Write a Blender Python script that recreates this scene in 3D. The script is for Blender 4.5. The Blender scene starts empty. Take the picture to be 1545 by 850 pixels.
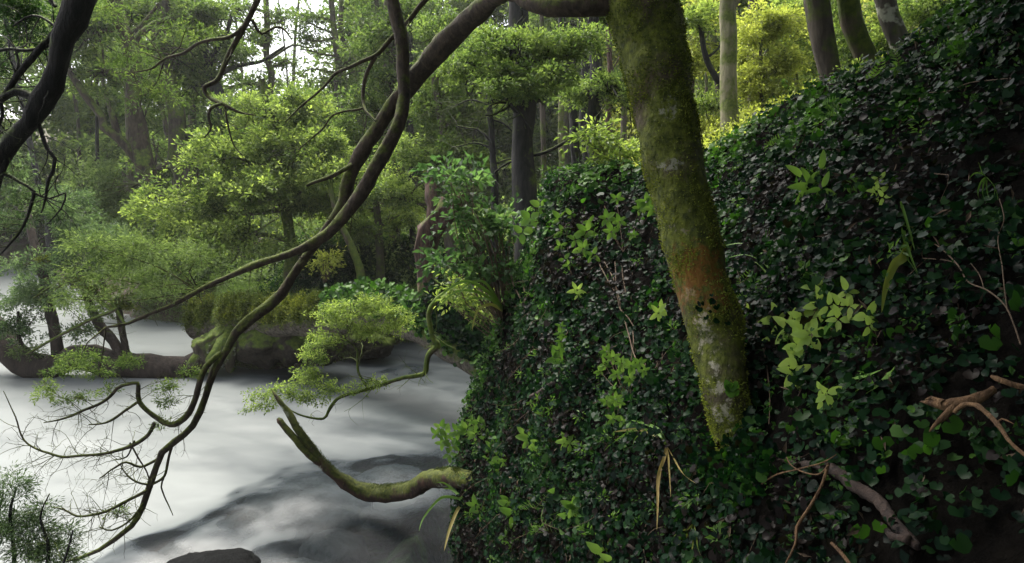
import bpy, math, random
import numpy as np
from mathutils import Vector

# ------------------------------------------------------------------ camera, sky, sun, exposure
scn = bpy.context.scene
F, CX, CY = 1007.0, 772.5, 425.0
CAM = np.array([0.0, 0.0, 4.5]); PITCH = math.radians(7.1)
FWD = np.array([0, math.cos(PITCH), -math.sin(PITCH)])
UPV = np.array([0, math.sin(PITCH), math.cos(PITCH)])
RGT = np.array([1.0, 0, 0])
cd = bpy.data.cameras.new('camera'); cam = bpy.data.objects.new('camera', cd)
scn.collection.objects.link(cam); scn.camera = cam
cam.location = CAM; cam.rotation_euler = (math.radians(90) - PITCH, 0, 0)
cd.sensor_width = 36; cd.lens = 36 * F / 1545; cd.clip_end = 500; cd.clip_start = 0.05

SUN_EL, SUN_AZ = 60, -35          # degrees above the horizon; degrees right of straight ahead
w = bpy.data.worlds.new('World'); scn.world = w; w.use_nodes = True
nt = w.node_tree; bg = nt.nodes['Background']
sky = nt.nodes.new('ShaderNodeTexSky'); sky.sky_type = 'NISHITA'; sky.sun_disc = False
sky.sun_elevation = math.radians(SUN_EL); sky.sun_rotation = math.radians(SUN_AZ)
sky.air_density = 1.0; sky.dust_density = 5.0; sky.ozone_density = 1.0
hs = nt.nodes.new('ShaderNodeHueSaturation'); hs.inputs['Saturation'].default_value = 0.35
nt.links.new(sky.outputs[0], hs.inputs['Color'])
nt.links.new(hs.outputs[0], bg.inputs['Color']); bg.inputs['Strength'].default_value = 0.15
sl = bpy.data.lights.new('sun', 'SUN'); sun = bpy.data.objects.new('sun', sl); scn.collection.objects.link(sun)
sl.energy = 3.8; sl.angle = math.radians(40); sl.color = (1.0, 0.95, 0.84)
_e, _a = math.radians(SUN_EL), math.radians(SUN_AZ)
sd = Vector((math.sin(_a) * math.cos(_e), math.cos(_a) * math.cos(_e), math.sin(_e)))
sun.rotation_euler = sd.to_track_quat('Z', 'Y').to_euler()
scn.view_settings.view_transform = 'Standard'; scn.view_settings.look = 'None'
scn.view_settings.gamma = 1; scn.view_settings.exposure = 1.45
scn.cycles.use_denoising = True
scn.cycles.max_bounces = 6; scn.cycles.diffuse_bounces = 3; scn.cycles.glossy_bounces = 2
scn.cycles.transmission_bounces = 3; scn.cycles.transparent_max_bounces = 6
scn.cycles.caustics_reflective = False; scn.cycles.caustics_refractive = False

RNG = np.random.default_rng(7); random.seed(7)
col = scn.collection

def at(px, py, D):
    return CAM + D * (FWD + (px - CX) / F * RGT + (CY - py) / F * UPV)
def at_z(px, py, z=0.0):
    d = FWD + (px - CX) / F * RGT + (CY - py) / F * UPV
    return CAM + d * ((z - CAM[2]) / d[2])

# ------------------------------------------------------------------ numpy noise
def _h(ix, iy, iz, s):
    n = (ix.astype(np.int64) * 374761393 + iy.astype(np.int64) * 668265263 + iz.astype(np.int64) * 2147483647 + s * 974634777) & 0xffffffff
    n = ((n ^ (n >> 13)) * 1274126177) & 0xffffffff
    return ((n ^ (n >> 16)) & 0xffffff) / float(0xffffff)
def vnoise(p, s=0):
    p = np.asarray(p, float); i = np.floor(p); f = p - i; f = f * f * (3 - 2 * f); i = i.astype(np.int64)
    r = 0
    for dx in (0, 1):
        for dy in (0, 1):
            for dz in (0, 1):
                wt = (f[:, 0] if dx else 1 - f[:, 0]) * (f[:, 1] if dy else 1 - f[:, 1]) * (f[:, 2] if dz else 1 - f[:, 2])
                r = r + wt * _h(i[:, 0] + dx, i[:, 1] + dy, i[:, 2] + dz, s)
    return r * 2 - 1
def fbm(p, o=4, s=0):
    p = np.asarray(p, float); r = 0; a = 1; t = 0
    for k in range(o):
        r = r + a * vnoise(p * 2 ** k, s + k); t += a; a *= .5
    return r / t

# ------------------------------------------------------------------ mesh builder (all faces quads)
def unit(v):
    return v / (np.linalg.norm(v, axis=-1, keepdims=True) + 1e-9)
class G:
    def __init__(s): s.V = []; s.Fc = []; s.R = []; s.n = 0
    def add(s, v, f, r=0.5):
        v = np.asarray(v, np.float32).reshape(-1, 3); f = np.asarray(f, np.int32).reshape(-1, 4)
        s.V.append(v); s.Fc.append(f + s.n)
        s.R.append(np.broadcast_to(np.asarray(r, np.float32), (len(v),)).copy()); s.n += len(v)
    def build(s, name, mat, parent=None, smooth=True, origin=None):
        me = bpy.data.meshes.new(name)
        if s.V:
            V = np.concatenate(s.V); Fc = np.concatenate(s.Fc); R = np.concatenate(s.R)
            if parent is not None: V = V - np.array(parent.location, np.float32)
            o3 = (0, 0, 0)
            if origin is not None: o3 = tuple(float(c) for c in origin); V = V - np.array(o3, np.float32)
            me.vertices.add(len(V)); me.vertices.foreach_set('co', V.astype(np.float32).ravel())
            me.loops.add(Fc.size); me.loops.foreach_set('vertex_index', Fc.astype(np.int32).ravel())
            me.polygons.add(len(Fc)); me.polygons.foreach_set('loop_start', np.arange(0, Fc.size, 4, dtype=np.int32))
            me.polygons.foreach_set('use_smooth', np.full(len(Fc), smooth))
            at_ = me.attributes.new('rnd', 'FLOAT', 'POINT'); at_.data.foreach_set('value', R)
            me.update(calc_edges=True)
        me.materials.append(mat)
        o = bpy.data.objects.new(name, me); col.objects.link(o)
        if parent is not None: o.parent = parent
        elif origin is not None: o.location = o3
        return o
def tag(o, label=None, cat=None, group=None, kind=None):
    if label: o['label'] = label
    if cat: o['category'] = cat
    if group: o['group'] = group
    if kind: o['kind'] = kind
    return o
def empty(name, loc, label, cat, group=None):
    o = bpy.data.objects.new(name, None); col.objects.link(o); o.location = [float(c) for c in loc]
    o.empty_display_size = .2
    return tag(o, label, cat, group)

# ------------------------------------------------------------------ tubes
def spline(P, R, step):
    P = np.asarray(P, float); R = np.asarray(R, float); out = []; ro = []
    n = len(P)
    for i in range(n - 1):
        p0 = P[max(i - 1, 0)]; p1 = P[i]; p2 = P[i + 1]; p3 = P[min(i + 2, n - 1)]
        k = max(1, int(np.linalg.norm(p2 - p1) / step))
        for t in np.arange(k) / k:
            out.append(.5 * ((2 * p1) + (-p0 + p2) * t + (2 * p0 - 5 * p1 + 4 * p2 - p3) * t * t + (-p0 + 3 * p1 - 3 * p2 + p3) * t ** 3))
            ro.append(R[i] + (R[i + 1] - R[i]) * t)
    out.append(P[-1]); ro.append(R[-1])
    return np.array(out), np.array(ro)
def tube(g, P, R, sides=8, step=None, lump=0.12, freq=None, wander=0, r=0.5, seed=0, close=True, flat=1.0):
    R = np.asarray(R, float)
    if step is None: step = max(R.max() * .8, .02)
    P, R = spline(P, R, step); n = len(P)
    if n < 2: return P, R
    if wander:
        L = np.arange(n) * step
        off = np.stack([vnoise(np.stack([L * wander[1], L * 0 + 7.3 * k + seed * 3.1, L * 0], 1), 5) for k in range(3)], 1)
        env = np.minimum(1, np.minimum(np.arange(n), np.arange(n)[::-1]) / 3.0)[:, None]
        P = P + off * wander[0] * env
    T = unit(np.gradient(P, axis=0))
    up = np.array([0, 0, 1.0]) if abs(T[0, 2]) < .9 else np.array([1.0, 0, 0])
    N = np.zeros_like(P); N[0] = unit(np.cross(up, T[0]))
    for i in range(1, n):
        v = N[i - 1] - T[i] * np.dot(N[i - 1], T[i]); N[i] = v / (np.linalg.norm(v) + 1e-9)
    B = np.cross(T, N)
    a = np.arange(sides) / sides * 2 * math.pi
    ring = N[:, None, :] * np.cos(a)[None, :, None] + B[:, None, :] * np.sin(a)[None, :, None] * flat
    Rm = np.repeat(R[:, None], sides, 1)
    if lump and sides > 4:
        q = (P[:, None, :] + ring * R[:, None, None]).reshape(-1, 3)
        fr = freq or 1.2 / max(R.mean(), .01)
        Rm = Rm * (1 + lump * fbm(q * fr * np.array([1, 1, .55]) + seed * 9.7, 3, 3).reshape(n, sides) * 1.6)
    V = P[:, None, :] + ring * Rm[:, :, None]
    i = np.arange(n - 1)[:, None] * sides; j = np.arange(sides)[None, :]; j2 = (j + 1) % sides
    f = np.stack([i + j, i + j2, i + sides + j2, i + sides + j], -1).reshape(-1, 4)
    V = V.reshape(-1, 3); fl = [f]
    if close and sides % 2 == 0:
        for b, flip in ((0, 1), ((n - 1) * sides, 0)):
            for k in range(1, sides // 2):
                q = [b + k - 1 if k > 1 else b, b + k, b + sides - k - 0 - 0, b + (sides - k + 1) % sides]
                q = [b + (k - 1), b + k, b + (sides - k), b + (sides - k + 1) % sides]
                if len(set(q)) == 4: fl.append(np.array([q]))
    g.add(V, np.concatenate(fl), r)
    return P, R
def pxpath(pts):      # (px, py, width_px, depth) -> world points and radii
    P = np.array([at(p[0], p[1], p[3]) for p in pts]); R = np.array([p[2] / F * p[3] / 2 for p in pts])
    return P, R

# ------------------------------------------------------------------ leaves
def leafq(g, P, D, L, W, rnd, up=(0, 0, 1), fold=0.25, tilt=0.6, rng=RNG):
    """Vectorised folded rhombic leaflets: base P, direction D, length L, width W."""
    n = len(P)
    if n == 0: return
    D = unit(D); U = np.asarray(up, float) + rng.normal(0, tilt, (n, 3))
    S = unit(np.cross(D, U)); Nn = np.cross(S, D)
    L = np.broadcast_to(L, (n,))[:, None]; W = np.broadcast_to(W, (n,))[:, None]
    mid = P + D * L * .48
    a = mid + S * W * .5 + Nn * W * fold; b = mid - S * W * .5 + Nn * W * fold
    tip = P + D * L - Nn * L * .08
    V = np.stack([P, a, tip, b], 1).reshape(-1, 3)
    f = np.arange(4 * n).reshape(n, 4)
    g.add(V, f, np.repeat(np.broadcast_to(rnd, (n,)), 4))
def sprays(g, P, D, k, L, size, rnd, rng=RNG, wratio=.5, spread=.7, grav=0.0, tilt=.6):
    """k leaflets along a little twiglet of length L starting at each P in direction D."""
    n = len(P)
    if n == 0: return
    D = unit(D); t = rng.random((n, k)) ** .8
    jit = unit(rng.normal(0, 1, (n, k, 3)))
    pos = P[:, None] + D[:, None] * (t * L)[..., None] + jit * size * .5
    pos[..., 2] -= grav * (t * L) ** 2
    d = D[:, None] * .7 + jit * spread
    sz = size * (0.65 + .7 * rng.random((n, k)))
    r = np.clip(np.broadcast_to(rnd, (n,))[:, None] + rng.normal(0, .13, (n, k)), 0, 1)
    leafq(g, pos.reshape(-1, 3), d.reshape(-1, 3), sz.ravel(), sz.ravel() * wratio, r.ravel(), rng=rng, tilt=tilt)
def mass(g, c, rad, nsp, k, size, rng, pads=9, flat=.45, base=.5, wratio=.5, spread=.7, tilt=.6, L=None, padr=.42):
    """An uneven foliage mass: pads (flattened clumps) scattered in an ellipsoid, sprays on and in each pad."""
    c = np.asarray(c, float); rad = np.asarray(rad, float)
    pc = unit(rng.normal(0, 1, (pads, 3))) * (rng.random((pads, 1)) ** .45) * .8
    pc = c + pc * rad
    pr = rad * padr * (0.6 + .8 * rng.random((pads, 1))); pr[:, 2] *= flat / .6
    prn = base + rng.normal(0, .17, pads)
    m = rng.integers(0, pads, nsp)
    u = unit(rng.normal(0, 1, (nsp, 3))); u[:, 2] = np.abs(u[:, 2]) * .9 - .25
    q = pc[m] + u * pr[m] * (0.55 + .5 * rng.random((nsp, 1)))
    wl = 1.3 / rad.mean(); off = np.stack([fbm(q * wl + 7.7 * kk, 3, 80 + kk) for kk in range(3)], 1); q = q + off * rad * .75
    d = u * np.array([1, 1, .5]) + rng.normal(0, .35, (nsp, 3)) + np.array([0, 0, -.1])
    sprays(g, q, d, k, L or size * 3, size, prn[m] + rng.normal(0, .17, nsp), rng, wratio, spread, tilt=tilt)
    return pc
def blade(g, P, D, up, L, W, n=6, bend=0.4, prof=None, wav=0.0, r=.5, fold=.15, seed=0):
    """One long leaf: strip of 2 x n quads that bends down along its length."""
    P = np.asarray(P, float); D = unit(np.asarray(D, float)); up = unit(np.asarray(up, float) - D * np.dot(up, D))
    S = np.cross(D, up); t = np.linspace(0, 1, n + 1)
    pr = prof(t) if prof is not None else np.sin(np.pi * np.clip(t, 0, 1) ** .8) ** .8
    ang = bend * t
    cpos = np.zeros((n + 1, 3)); q = P.copy()
    for i in range(n + 1):
        cpos[i] = q
        dd = D * math.cos(ang[i]) - up * math.sin(ang[i]); q = q + dd * L / n
    Nn = up[None] * np.cos(ang)[:, None] + D[None] * np.sin(ang)[:, None]
    wv = 1 + wav * np.sin(np.arange(n + 1) * 2.7 + seed)
    wl = (W * .5 * pr * wv)[:, None]
    a = cpos + S * wl + Nn * wl * fold * 2; b = cpos - S * wl + Nn * wl * fold * 2
    V = np.stack([a, cpos, b], 1).reshape(-1, 3)
    i = np.arange(n) * 3
    f = np.concatenate([np.stack([i, i + 1, i + 4, i + 3], 1), np.stack([i + 1, i + 2, i + 5, i + 4], 1)])
    g.add(V, f, r)
OV = lambda t: np.sin(np.pi * t ** .75) ** .75 * .98 + .02
GR = lambda t: (1 - t) ** .6 * (.55 + .45 * np.minimum(1, t * 6))

# ------------------------------------------------------------------ branching twigs
def grow(g, p, d, L, r0, lvl, rng, tips, bend=.35, grav=-.05, kids=(3, 6), sides=5, ratio=.5, spread=.9):
    n = max(3, int(6 - lvl * .0)); P = [np.asarray(p, float)]; d = unit(np.asarray(d, float)); dirs = [d]
    for i in range(n):
        d = unit(d + rng.normal(0, bend / 2, 3) + np.array([0, 0, grav])); P.append(P[-1] + d * L / n); dirs.append(d)
    R = np.linspace(r0, r0 * .35, n + 1)
    tube(g, P, R, sides=sides if lvl > 0 else 3, step=L / n, lump=0)
    P = np.array(P)
    if lvl <= 0:
        tips.append((P[-1], dirs[-1], P)); return
    for _ in range(rng.integers(*kids)):
        i = rng.integers(1, n + 1); sd_ = unit(np.cross(dirs[i], rng.normal(0, 1, 3)))
        grow(g, P[i], dirs[i] * .6 + sd_ * spread, L * ratio * (.6 + .7 * rng.random()), max(r0 * .45, .0012), lvl - 1, rng, tips, bend, grav, kids, max(3, sides - 1), ratio, spread)
    tips.append((P[-1], dirs[-1], P))

# ------------------------------------------------------------------ materials
def new_mat(name):
    m = bpy.data.materials.new(name); m.use_nodes = True; t = m.node_tree
    for n in list(t.nodes): t.nodes.remove(n)
    return m, t, t.nodes, t.links
def ramp(N, stops):
    r = N.new('ShaderNodeValToRGB'); e = r.color_ramp.elements
    e[0].position, e[0].color = stops[0][0], (*stops[0][1], 1)
    e[1].position, e[1].color = stops[-1][0], (*stops[-1][1], 1)
    for p_, c_ in stops[1:-1]:
        x = e.new(p_); x.color = (*c_, 1)
    return r
def leaf_mat(name, stops, rough=.5, trans=.55, tint=(1.2, 1.25, .7), spec=.25):
    m, t, N, Lk = new_mat(name)
    out = N.new('ShaderNodeOutputMaterial'); p = N.new('ShaderNodeBsdfPrincipled')
    a = N.new('ShaderNodeAttribute'); a.attribute_name = 'rnd'
    r = ramp(N, stops); Lk.new(a.outputs['Fac'], r.inputs[0]); Lk.new(r.outputs[0], p.inputs['Base Color'])
    p.inputs['Roughness'].default_value = rough; p.inputs['Specular IOR Level'].default_value = spec
    tr = N.new('ShaderNodeBsdfTranslucent'); mu = N.new('ShaderNodeMix'); mu.data_type = 'RGBA'; mu.blend_type = 'MULTIPLY'; mu.inputs[0].default_value = 1
    Lk.new(r.outputs[0], mu.inputs[6]); mu.inputs[7].default_value = (*tint, 1); Lk.new(mu.outputs[2], tr.inputs['Color'])
    mx = N.new('ShaderNodeMixShader'); mx.inputs[0].default_value = trans
    Lk.new(p.outputs[0], mx.inputs[1]); Lk.new(tr.outputs[0], mx.inputs[2]); Lk.new(mx.outputs[0], out.inputs[0])
    return m
def bark_mat(name, c1, c2, moss=.3, mossc=((.035, .06, .01), (.09, .12, .015)), scale=6, stretch=.25, patch=None, lichen=0, bump=.6, rough=.85, up_only=True):
    """Furrowed bark with moss that favours upper faces, optional pale lichen and named wear patches [(x,y,z,r,colour)]."""
    m, t, N, Lk = new_mat(name)
    out = N.new('ShaderNodeOutputMaterial'); p = N.new('ShaderNodeBsdfPrincipled'); Lk.new(p.outputs[0], out.inputs[0])
    p.inputs['Roughness'].default_value = rough; p.inputs['Specular IOR Level'].default_value = .25
    tc = N.new('ShaderNodeTexCoord'); mp = N.new('ShaderNodeMapping'); mp.inputs['Scale'].default_value = (scale, scale, scale * stretch)
    Lk.new(tc.outputs['Object'], mp.inputs[0])
    def noise(s, d=6, src=None, dist=0):
        n = N.new('ShaderNodeTexNoise'); n.inputs['Scale'].default_value = s; n.inputs['Detail'].default_value = d; n.inputs['Roughness'].default_value = .65
        n.inputs['Distortion'].default_value = dist
        Lk.new(src or mp.outputs[0], n.inputs['Vector']); return n
    n1 = noise(1.5, 8, dist=.4)
    r1 = ramp(N, [(.32, c1), (.68, c2)]); Lk.new(n1.outputs[0], r1.inputs[0])
    cur = r1.outputs[0]
    def mix(fac, colr, cur):
        x = N.new('ShaderNodeMix'); x.data_type = 'RGBA'; Lk.new(fac, x.inputs[0]); Lk.new(cur, x.inputs[6])
        if isinstance(colr, tuple): x.inputs[7].default_value = (*colr, 1)
        else: Lk.new(colr, x.inputs[7])
        return x.outputs[2]
    if lichen:
        n = noise(scale * .35, 4, tc.outputs['Object']); rr = ramp(N, [(.62 - lichen * .12, (0, 0, 0)), (.66 - lichen * .12, (1, 1, 1))])
        Lk.new(n.outputs[0], rr.inputs[0]); cur = mix(rr.outputs[0], (.30, .31, .25), cur)
    for (x_, y_, z_, rad, cc) in (patch or []):
        vm = N.new('ShaderNodeVectorMath'); vm.operation = 'DISTANCE'; Lk.new(tc.outputs['Object'], vm.inputs[0]); vm.inputs[1].default_value = (x_, y_, z_)
        n = noise(9, 5, tc.outputs['Object'])
        s = N.new('ShaderNodeMath'); s.operation = 'MULTIPLY_ADD'; Lk.new(n.outputs[0], s.inputs[0]); s.inputs[1].default_value = rad * 2.4; Lk.new(vm.outputs['Value'], s.inputs[2])
        rr = N.new('ShaderNodeMapRange'); Lk.new(s.outputs[0], rr.inputs[0]); rr.inputs[1].default_value = rad * 2.25; rr.inputs[2].default_value = rad * 1.9; rr.inputs[3].default_value = 0; rr.inputs[4].default_value = .9
        cur = mix(rr.outputs[0], cc, cur)
    if moss > 0:
        n = noise(scale * .4, 5, tc.outputs['Object']); g_ = N.new('ShaderNodeNewGeometry'); sx = N.new('ShaderNodeSeparateXYZ'); Lk.new(g_.outputs['Normal'], sx.inputs[0])
        ma = N.new('ShaderNodeMath'); ma.operation = 'MULTIPLY_ADD'; Lk.new(sx.outputs['Z'], ma.inputs[0]); ma.inputs[1].default_value = .28 if up_only else 0.08; Lk.new(n.outputs[0], ma.inputs[2])
        th = .72 - moss * .45
        rr = ramp(N, [(th - .07, (0, 0, 0)), (th + .07, (1, 1, 1))]); Lk.new(ma.outputs[0], rr.inputs[0])
        n3 = noise(scale * 2.2, 5, tc.outputs['Object']); r3 = ramp(N, [(.35, mossc[0]), (.65, mossc[1])]); Lk.new(n3.outputs[0], r3.inputs[0])
        cur = mix(rr.outputs[0], r3.outputs[0], cur)
    Lk.new(cur, p.inputs['Base Color'])
    nb = noise(3, 8, dist=.3); b = N.new('ShaderNodeBump'); b.inputs['Strength'].default_value = bump; b.inputs['Distance'].default_value = .03
    Lk.new(nb.outputs[0], b.inputs['Height']); Lk.new(b.outputs[0], p.inputs['Normal'])
    return m
M = {}
M['mid'] = leaf_mat('leaf_mid_green', [(0, (.028, .052, .018)), (.5, (.088, .142, .043)), (1, (.20, .27, .085))])
M['lime'] = leaf_mat('leaf_lime_green', [(0, (.045, .08, .025)), (.5, (.155, .22, .062)), (1, (.32, .40, .12))])
M['yellow'] = leaf_mat('leaf_yellow_green', [(0, (.10, .125, .03)), (.5, (.27, .31, .07)), (1, (.46, .49, .14))])
M['cool'] = leaf_mat('leaf_cool_green', [(0, (.03, .055, .03)), (.5, (.07, .115, .06)), (1, (.14, .20, .11))])
M['dark'] = leaf_mat('leaf_dark_green', [(0, (.008, .02, .008)), (.5, (.02, .05, .015)), (1, (.045, .09, .025))])
M['olive'] = leaf_mat('leaf_olive_green', [(0, (.04, .065, .025)), (.5, (.10, .15, .06)), (1, (.20, .27, .11))])
M['fern'] = leaf_mat('kidney_fern_frond', [(0, (.006, .004, .004)), (.12, (.012, .009, .008)), (.22, (.002, .007, .005)), (.45, (.006, .021, .009)), (.75, (.018, .046, .013)), (1, (.065, .14, .024))], rough=.34, trans=.35, spec=.05, tint=(1.1, 1.5, .5))
M['seedling'] = leaf_mat('seedling_leaf', [(0, (.04, .09, .02)), (.5, (.09, .18, .035)), (1, (.20, .32, .08))], rough=.4, trans=.3)
M['pale_seedling'] = leaf_mat('pale_seedling_leaf', [(0, (.20, .31, .07)), (.5, (.37, .51, .14)), (1, (.5, .6, .22))], rough=.42, trans=.25)
M['creeper'] = leaf_mat('creeper_leaf', [(0, (.01, .03, .008)), (.5, (.03, .075, .018)), (1, (.08, .15, .035))])
M['broad'] = leaf_mat('broad_shrub_leaf', [(0, (.025, .055, .022)), (.5, (.055, .115, .045)), (1, (.12, .20, .085))])
M['grass'] = leaf_mat('grass_blade', [(0, (.30, .22, .10)), (.3, (.22, .22, .06)), (.6, (.09, .16, .03)), (1, (.12, .24, .05))], rough=.45, trans=.3)
M['moss'] = leaf_mat('moss_leaf', [(0, (.02, .03, .006)), (.45, (.06, .085, .014)), (.75, (.15, .17, .025)), (1, (.26, .30, .05))], rough=.8, trans=.25, spec=.2)
M['bark'] = bark_mat('bark_brown', (.022, .018, .014), (.085, .07, .055), moss=.35)
M['bark_dark'] = bark_mat('bark_dark', (.006, .006, .006), (.032, .031, .031), moss=.12, rough=.85)
M['bark_wet'] = bark_mat('bark_wet_black', (.004, .004, .004), (.026, .023, .021), moss=.1, rough=.7, scale=14, bump=1)
M['bark_moss'] = bark_mat('bark_mossy', (.03, .025, .018), (.11, .09, .06), moss=.62)
M['bark_pale'] = bark_mat('bark_pale', (.09, .085, .05), (.24, .22, .14), moss=.45, scale=7, mossc=((.05, .07, .015), (.12, .15, .03)))
M['bark_log'] = bark_mat('bark_weathered_log', (.02, .016, .012), (.17, .145, .12), moss=.5, scale=9, stretch=1)
M['wood'] = bark_mat('splintered_wood', (.05, .026, .013), (.19, .11, .055), moss=0, scale=20, stretch=.4, bump=.9)
M['wood_red'] = bark_mat('rotten_red_wood', (.014, .008, .007), (.095, .055, .042), moss=.05, scale=9, stretch=.2, bump=1)
M['wood_wet'] = bark_mat('wet_root_wood', (.008, .006, .006), (.045, .028, .022), moss=0, scale=14, stretch=1, rough=.8)
M['stem'] = bark_mat('dead_stem', (.04, .028, .018), (.13, .09, .06), moss=0, scale=20)

# ------------------------------------------------------------------ land shape
SH = np.array([(-.7, 4), (-.75, 8), (-.55, 12), (-.4, 16), (-1.6, 20.2), (-3.4, 21), (-4.4, 19.2), (-5.3, 18), (-7.6, 17.6), (-8.9, 19.6), (-10.6, 23.6), (-14, 25), (-19, 31), (-32, 45), (-100, 60), (-100, 200), (120, 200), (120, 4)], float)
def signed(x, y):
    P = np.stack([x, y], 1); d = np.full(len(x), 1e9); inside = np.zeros(len(x), bool); n = len(SH)
    for i in range(n):
        a = SH[i]; b = SH[(i + 1) % n]; ab = b - a; t = np.clip(((P - a) @ ab) / (ab @ ab), 0, 1)
        d = np.minimum(d, np.linalg.norm(P - a - t[:, None] * ab, axis=1))
        c = ((a[1] > y) != (b[1] > y)) & (x < (b[0] - a[0]) * (y - a[1]) / (b[1] - a[1] + 1e-12) + a[0]); inside ^= c
    return np.where(inside, d, -d)
def ss(a, b, x):
    t = np.clip((x - a) / (b - a), 0, 1); return t * t * (3 - 2 * t)
def land(x, y):
    x = np.atleast_1d(np.asarray(x, float)); y = np.atleast_1d(np.asarray(y, float))
    q = np.stack([x, y, 0 * x], 1)
    d = signed(x, y) + .35 * fbm(q * .8, 3, 11)
    far = ss(24, 40, y)
    edge = ss(-.35, .45, d) * 1.35; step2 = ss(1.7, 3.0, d) * 1.5
    rise = .55 * np.log1p(np.exp(np.clip((x + .5) * 1.1, -30, 30))) * ss(0, 3, d)
    rise = 9 * (1 - np.exp(-rise / 9))
    hill = ss(48, 85, y) * 12
    near = np.maximum(ss(8.5, 6.0, y) * ss(-.9, .4, x) * 2.2, ss(12.5, 9.5, y) * ss(-1.6, -.6, x) * ss(1.8, .6, x) * 3.0)      # kept under the near bank
    h = -1.0 + 1.0 * ss(-1.5, 0, d) + edge + step2 * (1 - .4 * far) + rise + hill + .18 * fbm(q * .5, 4, 4) * ss(0, 1, d) - near
    return h
lz = lambda x, y: float(land(x, y)[0])

def grid(xs, ys, zf):
    X, Y = np.meshgrid(xs, ys); x = X.ravel(); y = Y.ravel(); z = zf(x, y)
    nx, ny = len(xs), len(ys); i = (np.arange(ny - 1)[:, None] * nx + np.arange(nx - 1)[None]).ravel()
    return np.stack([x, y, z], 1), np.stack([i, i + 1, i + nx + 1, i + nx], 1)
xs = np.unique(np.concatenate([np.arange(-14, 14, .22), np.arange(-40, 40, 1.0), np.arange(-160, 161, 8.0)]))
ys = np.unique(np.concatenate([np.arange(6.5, 26, .2), np.arange(26, 60, .9), np.arange(60, 260, 8.0), [5.2, 5.8]]))
m, t, N, Lk = new_mat('forest_soil')
out = N.new('ShaderNodeOutputMaterial'); p = N.new('ShaderNodeBsdfPrincipled'); Lk.new(p.outputs[0], out.inputs[0]); p.inputs['Roughness'].default_value = .9
tc = N.new('ShaderNodeTexCoord'); n1 = N.new('ShaderNodeTexNoise'); n1.inputs['Scale'].default_value = 1.3; n1.inputs['Detail'].default_value = 9; n1.inputs['Roughness'].default_value = .7
Lk.new(tc.outputs['Object'], n1.inputs['Vector']); r = ramp(N, [(.3, (.012, .010, .008)), (.47, (.05, .032, .02)), (.56, (.05, .055, .02)), (.7, (.07, .10, .02))]); Lk.new(n1.outputs[0], r.inputs[0]); Lk.new(r.outputs[0], p.inputs['Base Color'])
n2 = N.new('ShaderNodeTexNoise'); n2.inputs['Scale'].default_value = 9; n2.inputs['Detail'].default_value = 8; Lk.new(tc.outputs['Object'], n2.inputs['Vector'])
b = N.new('ShaderNodeBump'); b.inputs['Strength'].default_value = 1; b.inputs['Distance'].default_value = .12; Lk.new(n2.outputs[0], b.inputs['Height']); Lk.new(b.outputs[0], p.inputs['Normal'])
M['soil'] = m
g = G(); v, f = grid(xs, ys, land); g.add(v, f)
tag(g.build('ground', M['soil']), kind='structure')

# ------------------------------------------------------------------ near bank: one draped sheet
CPX = np.array([690, 730, 765, 800, 835, 950, 1050, 1150, 1250, 1350, 1450, 1545, 1700, 1900], float)
CRY = np.array([668, 560, 470, 385, 275, 262, 268, 222, 150, 102, 55, 8, -90, -160], float)
D1000 = np.array([7.0, 6.3, 5.5, 5.0, 4.5, 3.3, 2.45, 1.95, 1.65, 1.45, 1.33, 1.25, 1.15, 1.1])
DC = np.array([8.3, 8.5, 8.3, 7.9, 7.4, 6.7, 5.9, 5.2, 4.5, 4.0, 3.5, 3.1, 2.9, 2.7])
def depth_at(px, py):
    cy = np.interp(px, CPX, CRY); d0 = np.interp(px, CPX, D1000); d1 = np.interp(px, CPX, DC)
    t = np.clip((1000 - py) / (1000 - cy), 0, 1)
    return 1 / (1 / d0 + (1 / d1 - 1 / d0) * t)
def bank(px, py, off=0.0): return at(px, py, float(depth_at(px, py)) - off)
cols = []
rows_t = np.linspace(0, 1, 60)
fine = np.interp(np.linspace(0, len(CPX) - 1, 130), np.arange(len(CPX)), CPX)
for px in fine:
    cy = np.interp(px, CPX, CRY); pts = []
    for tt in rows_t:
        py = 1000 + (cy - 1000) * tt; pts.append(at(px, py, float(depth_at(px, py))))
    top = pts[-1]
    for k, (dy, dz) in enumerate([(.12, .05), (.35, .09), (.8, .08), (1.5, -.05), (2.6, -.5), (3.6, -1.6)]):
        pts.append(top + np.array([.05 * dy, dy, dz]))
    cols.append(pts)
cols = np.array(cols)
wrap = []
for (dx, dy) in [(.35, 7.0), (.3, 5.0), (.22, 3.2), (.1, 1.9), (.0, .9), (-.03, .35)]:
    c = cols[0].copy(); c[:, 0] += dx; c[:, 1] += dy; wrap.append(c)
cols = np.concatenate([np.array(wrap), cols])
nc, nr = cols.shape[:2]; V = cols.reshape(-1, 3)
nz = fbm(V * 1.3, 3, 21)[:, None] * .2 + fbm(V * 4.5, 3, 22)[:, None] * .08
V = V + nz * np.array([-.45, -.85, .3])
i = (np.arange(nc - 1)[:, None] * nr + np.arange(nr - 1)[None]).ravel(); BF = np.stack([i, i + nr, i + nr + 1, i + 1], 1); BV = V
m = bark_mat('bank_soil', (.002, .002, .002), (.007, .006, .005), moss=0, scale=8, stretch=1, bump=1, rough=1)
[n for n in m.node_tree.nodes if n.type == 'BSDF_PRINCIPLED'][0].inputs['Specular IOR Level'].default_value = .02
g = G(); g.add(BV, BF); tag(g.build('hillside', m), kind='structure')

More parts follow.
